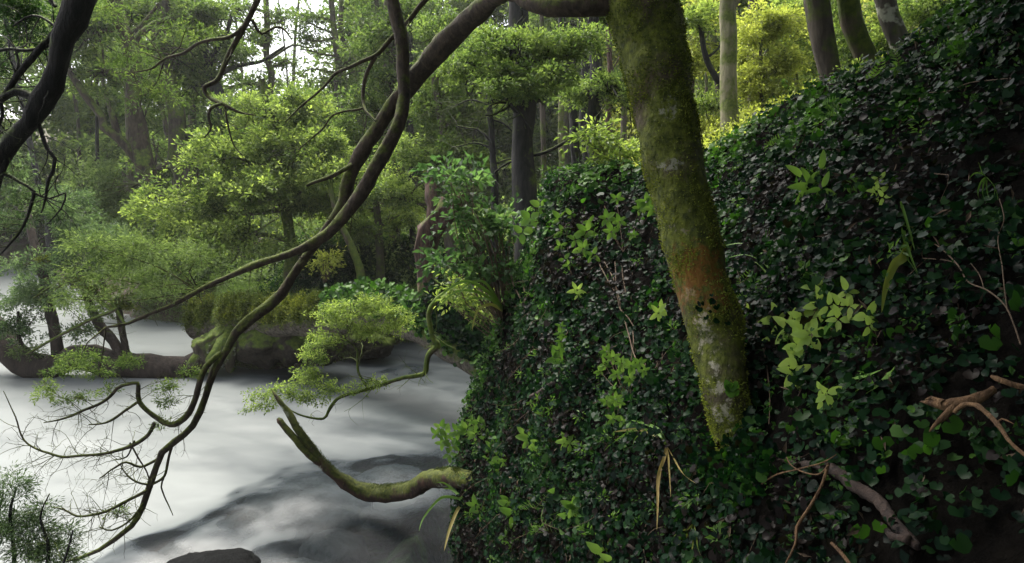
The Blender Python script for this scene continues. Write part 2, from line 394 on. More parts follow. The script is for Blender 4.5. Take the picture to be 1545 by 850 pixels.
def scatter(V, Fc, n, rng, wt=None):
    A = V[Fc[:, 0]]; B = V[Fc[:, 1]]; C_ = V[Fc[:, 2]]; D_ = V[Fc[:, 3]]
    nn = np.cross(C_ - A, D_ - B); ar = np.linalg.norm(nn, axis=1); ar = ar * (wt if wt is not None else 1); k = rng.choice(len(Fc), n, p=ar / ar.sum())
    u = rng.random((n, 1)); v_ = rng.random((n, 1))
    P = (A[k] * (1 - u) + B[k] * u) * (1 - v_) + (D_[k] * (1 - u) + C_[k] * u) * v_
    return P, unit(nn[k])
def proj(P):
    d = P - CAM; z = d @ FWD
    return CX + F * (d @ RGT) / z, CY - F * (d @ UPV) / z, z
# kidney-shaped fronds
def kidney(g, P, Nn, size, rnd, rng):
    n = len(P); down = np.array([0, 0, -1.0]) + rng.normal(0, .45, (n, 3))
    Nn = unit(Nn); D = unit(down - Nn * np.sum(down * Nn, 1, keepdims=True)); S = np.cross(D, Nn)
    a = np.radians(np.array([-158, -125, -90, -45, 0, 45, 90, 125, 158])); rr = np.array([.62, 1.0, 1.06, 1.0, .93, 1.0, 1.06, 1.0, .62])
    cup = rng.normal(.12, .22, n)
    ctr = P
    pts = [ctr[:, None] - (D * (size * .15)[:, None])[:, None]]
    for k in range(9):
        q = P + (D * math.cos(a[k]) + S * math.sin(a[k])) * (size * rr[k] * (1 + rng.normal(0, .09, n)))[:, None] + Nn * (size * (cup * (.8 + .5 * abs(math.sin(a[k] * 1.5))) + rng.normal(0, .10, n)))[:, None]
        pts.append(q[:, None])
    V = np.concatenate(pts, 1).reshape(-1, 3); b_ = np.arange(n)[:, None] * 10
    f = np.concatenate([b_ + np.array([0, 1 + 2 * k, 2 + 2 * k, 3 + 2 * k]) for k in range(4)], 0)
    g.add(V, f, np.repeat(rnd, 10))
rng = np.random.default_rng(3)
fc = BV[BF].mean(1); fx, fy, fz = proj(fc); vis = (fx > 600) & (fx < 1800) & (fy > -230) & (fy < 1000) & (fz > .9)
BFV = BF[vis & (np.arange(len(BF)) // (nr - 1) >= 1)]
BZ = proj(BV[BFV].mean(1))[2]
P, Nn = scatter(BV, BFV, 92000, rng, 1 / np.clip(BZ, 1, 9) ** .9)
_f = np.sum(Nn * (CAM - P), 1); Nn = np.where((_f < 0)[:, None], -Nn, Nn)
px, py, z = proj(P)
keep = (px > 560) & (px < 1800) & (py > -220) & (py < 1000) & (z > .9)
dens = .80 - .42 * ss(1150, 1500, px) * ss(250, 650, py) + .7 * fbm(P * 1.7, 3, 31) + 1.0 * fbm(P * 6, 2, 32)  # fewer fronds at lower right, so black soil deepens the shade
keep &= rng.random(len(P)) < dens * np.clip(z / 3.2, .75, 1)
P = P[keep]; Nn = Nn[keep]; px = px[keep]; py = py[keep]; z = z[keep]
clump = fbm(P * 2.6, 3, 33); fine_ = rng.normal(0, .14, len(P))
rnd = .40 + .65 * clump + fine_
bare = rng.random(len(P)) < .06; rnd[bare] = rng.random(bare.sum()) * .12; rnd -= .22 * ss(1150, 1450, px) * ss(300, 650, py)  # fronds coloured darker toward the lower right, standing in for its shade
crest = np.clip((np.interp(px, CPX, CRY) + 80 + 40 * clump - py) / 90, 0, 1); rnd += .42 * crest * (px < 1480)  # crest fronds coloured brighter for the light falling there
bright = rng.random(len(P)) < .02; rnd[bright] += .35
size = (.011 + .022 * rng.random(len(P)) ** 1.6) * (1 + .25 * clump) * np.clip(.62 + .08 * z, .7, 1.15)
Nl = unit(Nn * .9 + np.array([0, -.3, .15]) + rng.normal(0, .5, (len(P), 3)))
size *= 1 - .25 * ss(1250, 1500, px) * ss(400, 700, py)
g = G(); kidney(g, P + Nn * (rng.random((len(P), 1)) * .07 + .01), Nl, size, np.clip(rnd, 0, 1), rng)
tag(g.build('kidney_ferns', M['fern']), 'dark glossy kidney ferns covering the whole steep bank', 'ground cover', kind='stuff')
# thin dead stems and rootlets hanging over the bank
g = G(); P, Nn = scatter(BV, BFV, 1500, rng); px, py, z = proj(P); k = (px > 690) & (px < 1700) & (py < 980) & (z > 1) & (py > np.interp(px, CPX, CRY) + 15)
P = P[k]
for q in P[:1000]:
    L = .15 + .35 * rng.random(); d = unit(np.array([rng.normal(0, .5), -.25, -1.0 + rng.normal(0, .5)])); pts = [q + np.array([0, -.03, 0])]
    for s in range(4):
        d = unit(d + rng.normal(0, .35, 3) + np.array([0, 0, -.1])); pts.append(pts[-1] + d * L / 4)
    tube(g, pts, [.0022, .002, .0018, .0013, .0008], sides=3, step=L / 8, lump=0, r=rng.random())
tag(g.build('hanging_stems', M['stem']), 'thin brown dead stems and rootlets tangled over the fern bank', 'dead stems', kind='stuff')

# ------------------------------------------------------------------ water
m, t, N, Lk = new_mat('milky_river'); out = N.new('ShaderNodeOutputMaterial'); p = N.new('ShaderNodeBsdfPrincipled'); Lk.new(p.outputs[0], out.inputs[0])
a = N.new('ShaderNodeAttribute'); a.attribute_name = 'rnd'
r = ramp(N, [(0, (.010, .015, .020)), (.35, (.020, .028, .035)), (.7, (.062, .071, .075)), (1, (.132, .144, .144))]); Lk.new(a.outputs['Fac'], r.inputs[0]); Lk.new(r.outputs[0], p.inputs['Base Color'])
p.inputs['Roughness'].default_value = .38; p.inputs['IOR'].default_value = 1.33; p.inputs['Specular IOR Level'].default_value = .5
M['water'] = m
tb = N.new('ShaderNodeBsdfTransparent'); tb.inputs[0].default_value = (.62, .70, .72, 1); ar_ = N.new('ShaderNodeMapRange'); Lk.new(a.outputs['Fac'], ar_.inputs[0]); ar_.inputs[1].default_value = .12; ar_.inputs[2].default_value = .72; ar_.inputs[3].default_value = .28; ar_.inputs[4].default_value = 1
ms_ = N.new('ShaderNodeMixShader'); Lk.new(ar_.outputs[0], ms_.inputs[0]); Lk.new(tb.outputs[0], ms_.inputs[1]); Lk.new(p.outputs[0], ms_.inputs[2]); Lk.new(ms_.outputs[0], out.inputs[0])
ROCKS = [  # px, py, rx_px, ry factor, height, strength, near-side fade : submerged boulders that darken the milky water
    (455, 745, 115, .9, .16, .50, 1), (590, 712, 80, .7, .10, .55, 1), (300, 815, 85, .8, .12, .38, 1), (215, 850, 90, .8, .10, .40, 1), (370, 775, 60, .8, .08, .30, 1), (690, 690, 70, .8, .0, .35, 0),
    (570, 830, 130, .7, .0, .48, 0), (680, 800, 90, 1.2, .0, .60, 0), (500, 800, 60, .8, .04, .3, 1), (390, 570, 70, .6, .0, .28, 0), (500, 575, 110, .5, .0, .26, 0), (615, 560, 40, .9, .02, .3, 1), (430, 850, 90, .6, .08, .45, 1), (560, 640, 60, .5, .0, .14, 0)]
def waterz(x, y):
    z = np.zeros(len(x))
    for (a_, b_, rr, ry, hh, st, nf) in ROCKS:
        c = at_z(a_, b_); rad = rr / F * c[1]
        d2 = ((x - c[0]) / rad) ** 2 + ((y - c[1]) / (rad * ry * 1.2)) ** 2
        z += hh * np.exp(-d2 * 1.6)
    q = np.stack([x * .35 - y * .1, y * .9 + x * .25, 0 * x], 1)
    return z + .035 * fbm(q * 1.3, 2, 41) * ss(60, 15, y)
def joined(*segs): return np.concatenate([np.arange(a, b - st * .5, st) for a, b, st in segs])
wx = joined((-160, -40, 8), (-40, -14, .8), (-14, -9, .1), (-9, .6, .05), (.6, 6, .6), (6, 30, 8))
wy = joined((-4, 4, 1), (4, 6.5, .25), (6.5, 13, .05), (13, 26, .1), (26, 60, .6), (60, 108, 6))
v, f = grid(wx, wy, waterz); x, y = v[:, 0], v[:, 1]
q = np.stack([x * .35 - y * .1, y * .8 + x * .35, 0 * x], 1); warp = fbm(q * 1.1, 4, 51); warp2 = fbm(q * 1.1 + 9.3, 4, 53)
streak = fbm(np.stack([q[:, 0] + warp * 1.3, q[:, 1] + warp2 * 1.0, 0 * x], 1) * 1.3, 5, 52); wisp = fbm(np.stack([x * 1.1 + warp * 2.2, y * 1.6 + warp2 * 2.2, 0 * x], 1), 4, 57)
crag = fbm(np.stack([x * 3.2, y * 3.2, 0 * x], 1), 5, 58)
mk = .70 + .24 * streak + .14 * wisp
xr = x / np.maximum(y, 1)        # water tone runs whiter to the left and upstream, darker near and right
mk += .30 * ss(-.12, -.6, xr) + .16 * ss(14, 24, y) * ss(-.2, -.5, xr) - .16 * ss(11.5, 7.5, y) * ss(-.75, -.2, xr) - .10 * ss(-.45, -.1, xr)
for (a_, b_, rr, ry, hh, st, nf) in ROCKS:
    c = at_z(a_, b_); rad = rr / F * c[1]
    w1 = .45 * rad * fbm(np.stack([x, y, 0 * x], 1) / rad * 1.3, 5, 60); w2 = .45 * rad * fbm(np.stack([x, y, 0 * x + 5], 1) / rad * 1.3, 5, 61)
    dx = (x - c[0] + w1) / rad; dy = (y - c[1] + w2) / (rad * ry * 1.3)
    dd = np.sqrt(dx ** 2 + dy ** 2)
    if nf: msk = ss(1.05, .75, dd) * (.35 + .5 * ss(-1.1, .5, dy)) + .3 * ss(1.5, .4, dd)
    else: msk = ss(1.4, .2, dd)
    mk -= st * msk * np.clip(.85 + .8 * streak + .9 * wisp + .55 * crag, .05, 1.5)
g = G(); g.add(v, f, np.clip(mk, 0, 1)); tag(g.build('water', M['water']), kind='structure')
# boulder that stands out of the water
def boulder(name, c, rad, mat, seed, lump=.25, n=40):
    th = np.linspace(0, 2 * math.pi, n, endpoint=False); ph = np.linspace(.02, math.pi - .02, n // 2)
    T, Pp = np.meshgrid(th, ph); u = np.stack([np.cos(T) * np.sin(Pp), np.sin(T) * np.sin(Pp), np.cos(Pp)], -1).reshape(-1, 3)
    s = 1 + lump * fbm(u * 1.3 + seed, 3, 3) + .07 * fbm(u * 7 + seed, 3, 4) + .035 * fbm(u * 22 + seed, 2, 6)
    V = u * s[:, None] * np.asarray(rad) + np.asarray(c); nn = n
    i = (np.arange(n // 2 - 1)[:, None] * nn); j = np.arange(nn)[None]; f = np.stack([i + j, i + nn + j, i + nn + (j + 1) % nn, i + (j + 1) % nn], -1).reshape(-1, 4)
    g = G(); g.add(V, f); return g.build(name, mat, origin=c)
M['rock'] = bark_mat('wet_rock', (.0015, .0018, .002), (.008, .0085, .009), moss=.0, scale=16, stretch=1, bump=1, rough=.6)
for _k in ('rock',): [n for n in M[_k].node_tree.nodes if n.type == 'BSDF_PRINCIPLED'][0].inputs['Specular IOR Level'].default_value = .04
M['rock_moss'] = bark_mat('mossy_rock', (.010, .008, .006), (.05, .04, .03), moss=.38, scale=6, stretch=1, bump=1)
M['river_rock'] = bark_mat('submerged_rock', (.006, .008, .010), (.045, .048, .05), moss=0, scale=5, stretch=1, bump=1, rough=.8)
for k_, (a_, b_, rr, ry, hh, st, nf) in enumerate(ROCKS):
    if not nf: continue
    c = at_z(a_, b_); rad = rr / F * c[1]; lab = {455: 'largest submerged grey boulder under the milky water beyond the bent mossy limb', 590: 'submerged dark boulder under the water just behind the bent mossy limb', 300: 'submerged boulder above the dark wet boulder at the lower left', 215: 'submerged boulder left of the dark wet boulder', 370: 'submerged boulder between the two lower left boulders and the largest one', 500: 'submerged boulder under the water below the elbow of the bent mossy limb', 615: 'submerged rock in the inlet beneath the fern covered log', 430: 'submerged boulder at the bottom edge right of the dark wet boulder'}[a_]
    tag(boulder('submerged_boulder', (c[0], c[1], hh - .46), (rad * .95, rad * ry * 1.15, .36), M['river_rock'], a_ * .7, lump=.16, n=96), lab, 'boulder', 'submerged boulders in the river')
c = at_z(312, 868); tag(boulder('boulder', (c[0], c[1], -.02), (.62, .5, .24), M['rock'], 3.3, n=90), 'dark wet pitted boulder standing clear of the water at the lower left', 'boulder')

# ------------------------------------------------------------------ trees beyond the river and the bank
# a tree is written as a trunk path, limbs and foliage masses, all at the tree's own distance
def tree(name, label, cat, D, trunk, masses=(), leaf='mid', bark='bark', group=None, limbs=(), seed=0, dens=1.0, lsz=.0056, ground=True, k=9, twigs=True, crown='crown', padr=.36, flat=.62, base=.5, bare=0):
    rng = np.random.default_rng(seed + 100)
    P, R = pxpath([(a, b, w_, D + (c if c else 0)) for (a, b, w_, *c_) in trunk for c in [c_[0] if c_ else 0]])
    if P[0][2] < P[-1][2]: P = P[::-1]; R = R[::-1]       # from the top down
    if ground:
        b = P[-1]; zz = lz(b[0], b[1])
        if b[2] > zz - .1: P = np.concatenate([P, [[b[0] + (b[0] - P[-2][0]) * .15, b[1], zz - .25]]]); R = np.concatenate([R, [R[-1] * 1.25]])
    base_ = P[-1].copy()
    t = empty(name, base_, label, cat, group)
    g = G(); pp, rr = tube(g, P, R, sides=10, step=max(R.max() * 1.3, .12), lump=.13, wander=(R.max() * .5, .9), seed=seed); g.build('trunk', M[bark], t)
    for L in limbs:
        lg = G(); q, r_ = pxpath([(a, b, w_, D + (c_[0] if c_ else 0)) for (a, b, w_, *c_) in L]); tube(lg, q, r_, sides=6, step=max(r_.max() * 2, .06), lump=.1, wander=(r_.max() * .8, 1.5), seed=seed + len(L))
        if bare:
            tips = []
            for _ in range(bare):
                kx = rng.integers(1, len(q)); grow(lg, q[kx], unit(q[kx] - q[kx - 1] + rng.normal(0, .6, 3)), .04 * D, r_.min() * .6, 2, rng, tips, ratio=.6)
        lg.build('branch', M[bark], t)
    cg = G()
    for (mx, my, rx, ry, *dd) in masses:
        c = at(mx, my, D + (dd[0] if dd else 0)); rad = np.array([rx, (rx + ry) * .5, ry]) / F * D
        area = rx * ry / 1000.0
        n = int(area * 185 * dens) + 20
        pads = int(9 + area * 4)
        pc = mass(cg, c, rad, n, k, lsz * D, rng, pads=pads, padr=padr, flat=flat, base=base)
        if twigs:
            lg = G(); i = np.argmin(np.linalg.norm(pp - (c - np.array([0, 0, rad[2] * .5])), axis=1)); s_ = pp[i]; r0 = min(rr[i] * .6, .0045 * D * (1 + rx / 90))
            mid_ = (s_ + c) / 2 + rng.normal(0, .12, 3) * np.linalg.norm(c - s_) * .5
            P2, _ = tube(lg, [s_, mid_, c], [r0, r0 * .7, r0 * .4], sides=5, step=.02 * D, lump=.1, wander=(.006 * D, 1.2), seed=seed)
            for q in pc[:int(8 + area * 1.5)]:
                a0 = P2[rng.integers(len(P2) // 2, len(P2))]
                tube(lg, [a0, (a0 + q) / 2 + rng.normal(0, .05, 3) * rad, q], [r0 * .4, r0 * .25, r0 * .12], sides=3, step=.03 * D, lump=0)
            tips = []
            for _ in range(3): grow(lg, P2[rng.integers(len(P2) // 3, len(P2))], rng.normal(0, 1, 3) + np.array([0, 0, .2]), rad[0] * 1.1, r0 * .35, 1, rng, tips, kids=(2, 5))
            lg.build('branch', M[bark], t)
    if cg.n: cg.build(crown, M[leaf], t, smooth=False)
    return t

M['bark_river2'] = bark_mat('bark_brown_rough', (.010, .008, .006), (.06, .045, .03), moss=.2, scale=5, bump=1)
LB = 'trees on the far river bank'
tree('riverside_tree', 'thick mossy grey trunk leaning left above the curved fallen trunk, its broken limb beside it', 'tree', 26,
     [(160, -80, 22), (176, 0, 22), (192, 70, 22), (205, 150, 23), (222, 235, 28), (243, 310, 32), (258, 370, 36)],
     [(205, 30, 60, 40, 2), (150, 110, 55, 40, 2), (265, 90, 60, 45, 2), (130, 40, 60, 45), (100, 60, 50, 50, 1), (300, 20, 60, 35, 2)], 'mid', 'bark_river2', LB,
     limbs=[[(228, 262, 20), (205, 240, 15), (180, 205, 14), (150, 170, 12), (118, 130, 10), (96, 100, 7), (80, 60, 4)], [(180, 205, 8), (172, 180, 9), (168, 163, 5)], [(190, 60, 8), (215, 30, 6), (240, 5, 4)]], seed=1)
tree('riverside_tree', 'upright brown trunk just right of the leaning mossy riverside tree, half hidden by soft foliage', 'tree', 27.5,
     [(235, -60, 18), (250, 60, 20), (258, 170, 24), (272, 240, 28), (288, 300, 32), (300, 350, 34)],
     [(235, 130, 50, 40, 2), (330, 90, 60, 40, 2), (340, 215, 55, 40, 1.5), (230, 245, 45, 30, 3)], 'mid', 'bark', LB,
     limbs=[[(262, 140, 12), (245, 105, 10), (236, 98, 8)], [(258, 180, 9), (290, 230, 6), (330, 240, 4)]], seed=2)
tree('riverside_tree', 'dark forked trunk crossing the upper left, leaning right past pale sky', 'tree', 29,
     [(262, -40, 14), (284, 20, 16), (305, 75, 17), (322, 120, 18), (338, 170, 18), (355, 240, 18), (366, 290, 22)],
     [(300, 20, 45, 35), (350, 190, 60, 30, -.8), (290, 130, 40, 30, 1)], 'mid', 'bark_dark', LB,
     limbs=[[(322, 120, 9), (350, 100, 7), (395, 92, 5), (430, 70, 3)], [(312, 95, 8), (338, 55, 6), (350, 20, 5)]], seed=3)
tree('bright_leafed_tree', 'broad bright green tree at the centre left, its layered crown nearest the hanging limb', 'tree', 20.5,
     [(395, 120, 9), (410, 190, 11), (425, 260, 13), (432, 330, 15), (436, 380, 18)],
     [(400, 175, 75, 38), (455, 225, 70, 40, -.5), (345, 235, 70, 40, -.4), (395, 290, 85, 42, -.8), (300, 305, 80, 40, -.6), (470, 300, 55, 35, .4), (350, 350, 80, 35, -.6), (455, 165, 45, 28, .5)], 'lime', 'bark_moss', LB,
     limbs=[[(428, 270, 8), (390, 215, 6), (350, 190, 4)], [(432, 320, 8), (470, 260, 5), (500, 220, 3)]], seed=4, dens=1.15)
tree('bright_leafed_tree', 'bright green low spreading tree over the far water edge, left of the broad bright tree', 'tree', 25.5,
     [(275, 300, 9), (290, 360, 11), (305, 400, 14)],
     [(240, 330, 65, 35), (310, 395, 85, 30, -.8), (185, 380, 70, 36), (260, 410, 75, 28, -1), (150, 290, 50, 40, .5)], 'olive', 'bark_moss', LB, seed=5, dens=1.1)
tree('tall_pine', 'slim tall tree with sparse tufts against pale sky, left of the paired slim trunks', 'tree', 33,
     [(396, -60, 8), (402, 40, 9), (407, 140, 10), (410, 230, 12)], [(375, 60, 40, 18), (430, 30, 30, 14), (440, 95, 26, 12, 1), (380, 125, 40, 16), (352, 15, 36, 18)], 'mid', 'bark', LB,
     limbs=[[(402, 60, 5), (370, 35, 3), (340, 30, 2)], [(404, 90, 5), (440, 70, 3), (470, 72, 2)], [(406, 130, 4), (360, 128, 3), (320, 140, 2)]], seed=6, dens=.6, bare=4)
tree('tall_pine', 'left one of two slim trunks standing side by side against pale sky', 'tree', 36,
     [(497, -60, 8), (504, 60, 9), (511, 130, 11), (514, 200, 12)], [(475, 25, 40, 16), (530, 88, 30, 14), (480, 190, 60, 30), (462, 60, 30, 12), (495, 120, 34, 14)], 'mid', 'bark', LB,
     limbs=[[(504, 50, 4), (478, 40, 3), (450, 28, 2)], [(506, 85, 4), (480, 80, 3), (455, 75, 2)], [(509, 110, 4), (470, 105, 2), (450, 118, 1.5)]], seed=7, dens=.55, bare=4)
tree('tall_pine', 'right one of two slim trunks standing side by side against pale sky', 'tree', 37.5,
     [(513, -60, 7), (517, 50, 8), (519, 140, 9), (520, 200, 10)], [(540, 40, 28, 14), (545, 140, 40, 22), (520, 160, 50, 24)], 'mid', 'bark', LB,
     limbs=[[(517, 60, 4), (535, 45, 3), (548, 20, 2)], [(518, 115, 4), (538, 108, 2), (560, 112, 1.5)]], seed=8, dens=.55, bare=4)
tree('leafy_tree', 'full green crown filling the gap between the two crossing hanging limbs at the top', 'tree', 24,
     [(585, -40, 10), (590, 100, 12), (592, 220, 14), (594, 330, 16)],
     [(570, 60, 50, 40), (600, 130, 45, 35), (560, 165, 45, 30), (540, 215, 55, 32), (610, 30, 40, 32)], 'mid', 'bark', seed=9, group=LB)
tree('leafy_tree', 'rounded bright crown right of the hanging limb, left of the dark straight trunks', 'tree', 20,
     [(655, 90, 10), (668, 180, 12), (672, 260, 14), (676, 330, 16)],
     [(690, 90, 60, 40), (645, 160, 60, 42, .5), (715, 165, 50, 38), (640, 235, 65, 38), (705, 240, 50, 30, -.5), (600, 290, 60, 35, .6), (660, 40, 45, 32, 1)], 'mid', 'bark', seed=10, group=LB, dens=1.1, base=.62)
tree('leafy_tree', 'pale green low crown under the hanging limb, over the fern covered far bank', 'tree', 22,
     [(560, 240, 8), (566, 310, 10), (570, 380, 12)],
     [(550, 270, 60, 28), (510, 315, 55, 26), (590, 330, 55, 22, 1), (540, 345, 60, 18)], 'lime', 'bark', seed=11, group=LB, dens=1.0)
tree('bare_tree', 'thin dark dead tree with bare horizontal twigs left of the big dark trunk', 'tree', 14.5,
     [(735, 120, 8), (740, 180, 9), (743, 240, 10), (746, 300, 12)], [], 'mid', 'bark_dark', None,
     limbs=[[(742, 215, 5), (720, 195, 4), (690, 190, 2.5)], [(742, 225, 5), (715, 215, 3), (682, 222, 2)], [(743, 250, 4), (770, 240, 3), (795, 250, 2)], [(740, 180, 4), (765, 190, 3), (800, 225, 2)], [(739, 160, 4), (710, 150, 3), (690, 158, 2)], [(745, 262, 4), (715, 262, 3), (700, 275, 2)]], seed=12, bare=5)
tree('dark_conifer', 'big straight blackish trunk standing just left of the fern bank crest', 'tree', 13,
     [(780, -60, 30), (786, 40, 31), (789, 140, 32), (792, 240, 34), (794, 330, 38)],
     [(775, 70, 60, 30, -.6), (760, 130, 62, 30, -.8), (835, 75, 48, 28, -.5), (720, 100, 45, 25, -.3), (820, 120, 50, 22, -.8), (880, 60, 35, 24, -.3)], 'mid', 'bark_dark', None,
     limbs=[[(790, 160, 9), (812, 150, 8), (835, 125, 6), (865, 108, 4)], [(793, 235, 6), (820, 230, 6), (855, 212, 6), (885, 190, 5)], [(790, 140, 8), (760, 150, 5), (720, 140, 3)], [(793, 240, 5), (770, 245, 4), (745, 262, 3)]], seed=13, dens=1.3, bare=2, base=.6)
tree('dark_conifer', 'slimmer bluish black trunk between the big dark trunk and the mossy leaning tree', 'tree', 14.5,
     [(894, -60, 16), (897, 30, 18), (899, 120, 20), (900, 200, 22), (901, 290, 25)],
     [(925, 130, 35, 26, -.4), (870, 140, 36, 22, .3), (905, 20, 45, 20, .3)], 'mid', 'bark_dark', None,
     limbs=[[(900, 150, 7), (915, 140, 6), (950, 165, 4)], [(898, 60, 6), (875, 40, 4), (850, 35, 3)]], seed=14, bare=2, base=.6)
for (x0, x1, b, w_, D, lab, bk) in [
    (817, 822, 250, 8, 18, 'thin reddish trunk close right of the big straight blackish trunk', 'bark'),
    (846, 846, 245, 8, 21, 'thin pale trunk, second right of the big straight blackish trunk', 'bark_pale'),
    (851, 874, 262, 13, 15.5, 'dark trunk leaning right that ends beside the smooth bluish trunk', 'bark_dark'),
    (879, 885, 262, 12, 18, 'dark trunk almost touching the left side of the smooth bluish trunk', 'bark_dark'),
    (918, 921, 262, 9, 19, 'reddish brown thin trunk between the smooth bluish trunk and the mossy leaning tree', 'wood_red'),
    (940, 941, 262, 9, 22, 'thin brown trunk nearest the left edge of the mossy leaning tree', 'bark'),
    (600, 604, 360, 8, 25, 'slim trunk seen under the canopy, left of the slim pair near the broken stump', 'bark'),
    (618, 622, 360, 9, 24, 'slim trunk seen under the canopy, next left of the broken reddish stump', 'bark_dark'),
    (580, 577, 350, 6, 27, 'thinnest brown pole trunk under the canopy behind the fern wall', 'bark'),
    (1134, 1137, 170, 15, 21, 'brown trunk just right of the pale straight mossy trunk', 'bark'),
    (1075, 1088, 190, 14, 17, 'reddish brown trunk just left of the pale straight mossy trunk', 'bark'),
    (1197, 1203, 150, 6, 24, 'very thin trunk in the sunlit glade left of the three leaning trunks', 'bark'),
    (1395, 1398, 60, 9, 13, 'thin dark trunk right of the three leaning trunks on the bank top', 'bark_dark'),
    (1420, 1432, 60, 5, 14, 'thinnest leaning trunk at the far right of the bank top', 'bark'),
    (15, 70, 330, 8, 36, 'slim dark trunk at the far left behind the black leaning tree', 'bark_dark'),
    (145, 148, 300, 5, 29, 'pole thin dark trunk hanging with vines left of the leaning riverside tree', 'bark_dark')]:
    tree('slim_tree', lab, 'tree', D, [(x0 - (x1 - x0) * .6, -70, w_ * .75), (x0, 60 if b > 150 else 0, w_ * .85), ((x0 + x1) / 2, (60 + b) / 2, w_), (x1, b, w_ * 1.15)], [], bark=bk, group='slim trunks standing in the wood', seed=int(x0), limbs=[[(x0 + (x1 - x0) * .3, 110, w_ * .4), (x0 + 18, 85, w_ * .25), (x0 + 30, 50, w_ * .15)]] if b > 150 else [], bare=2)
tree('mossy_tree', 'slender mossy young trunk leaning left in front of the fern covered far bank', 'tree', 19,
     [(498, 270, 7), (508, 325, 9), (522, 360, 11), (534, 395, 12), (543, 430, 14)], [(490, 260, 30, 20)], 'lime', 'bark_moss', LB, seed=40)
tree('mossy_tree', 'pale straight trunk patched with moss, right of the big mossy leaning tree', 'tree', 12,
     [(1094, -70, 23), (1096, 0, 24), (1099, 80, 25), (1102, 160, 26), (1103, 230, 30)], [], 'yellow', 'bark_pale', None,
     limbs=[[(1100, 20, 8), (1112, 5, 6), (1118, -20, 5)]], seed=41)
tree('small_dark_tree', 'thin twisting dark tree in the sunlit glade left of the pale straight trunk', 'tree', 14,
     [(1048, 10, 5), (1058, 50, 7), (1064, 85, 9), (1080, 120, 9), (1090, 140, 8), (1093, 200, 9)], [(1050, 30, 35, 25), (1065, 160, 30, 20)], 'lime', 'bark_dark', None,
     limbs=[[(1066, 88, 5), (1085, 70, 4), (1092, 40, 2)]], seed=42, bare=2)
for (x0, y0, x1, y1, w0, w1, lab, bk) in [(1225, -60, 1262, 140, 40, 32, 'leftmost and thickest of the three dark trunks leaning on top of the bank', 'bark'),
    (1268, -60, 1328, 120, 30, 33, 'middle one of the three trunks on top of the bank, mossy on its right side', 'bark_moss'),
    (1325, -60, 1372, 110, 28, 30, 'rightmost of the three trunks on top of the bank, spotted with pale lichen', 'bark_lichen')]:
    if bk == 'bark_lichen': M[bk] = bark_mat('bark_lichen', (.02, .018, .016), (.09, .08, .065), moss=.25, lichen=.9)
    tree('leaning_tree', lab, 'tree', 8, [(x0, y0, w0), ((x0 + x1) / 2 - 6, (y0 + y1) / 2, (w0 + w1) / 2), (x1, y1, w1)], [], bark=bk, group='three trunks leaning on the bank top', seed=int(x0))

# sunlit trees and shrubs on the right, behind the mossy tree
RB = 'sunlit young trees behind the bank'
for i, (lab, D, tr, ms, lf) in enumerate([
    ('yellow green sapling in the sun right of the pale straight trunk', 16, [(1148, 60, 5), (1150, 160, 6), (1152, 220, 8)], [(1150, 45, 35, 40), (1170, 100, 45, 32), (1140, 130, 40, 28), (1185, 40, 35, 32), (1175, 160, 45, 28)], 'yellow'),
    ('sunlit young tree with a yellowish crown beside the leftmost leaning trunk', 18, [(1200, 40, 5), (1203, 120, 6), (1205, 180, 8)], [(1200, 20, 45, 38), (1215, 85, 42, 32), (1225, 145, 40, 26), (1195, 190, 45, 24)], 'lime'),
    ('bright green sapling directly right of the mossy leaning tree', 15, [(1045, 90, 4), (1048, 180, 6), (1050, 250, 7)], [(1060, 30, 35, 32), (1052, 95, 32, 30), (1068, 190, 36, 28), (1120, 95, 30, 30, 3), (1060, 225, 40, 18)], 'yellow'),
    ('tall pale green tree behind the pale straight trunk', 26, [(1110, -30, 7), (1115, 90, 9), (1118, 220, 10)], [(1110, 0, 60, 35), (1050, -10, 60, 30), (1130, 60, 50, 35), (1180, -10, 60, 35), (1090, 120, 60, 35), (1160, 130, 55, 35)], 'lime'),
    ('green bush between the leftmost and middle leaning trunks', 12, [(1285, 40, 4), (1288, 90, 5), (1290, 130, 6)], [(1285, 60, 22, 30), (1290, 105, 25, 20), (1275, 15, 18, 22)], 'mid'),
    ('green bush between the middle and rightmost leaning trunks', 13, [(1340, 40, 4), (1342, 80, 5), (1344, 110, 6)], [(1335, 20, 22, 25), (1345, 70, 20, 24), (1330, 60, 22, 16)], 'lime'),
    ('dense green tree to the right of the rightmost leaning trunk', 11, [(1410, -20, 6), (1412, 40, 7), (1415, 90, 8)], [(1400, 20, 35, 30), (1440, 30, 45, 28), (1420, 60, 40, 18), (1480, 0, 45, 25), (1390, 80, 22, 14)], 'mid')]):
    tree('young_tree', lab, 'tree', D, tr, ms, lf, 'bark', RB, seed=60 + i, dens=1.15)

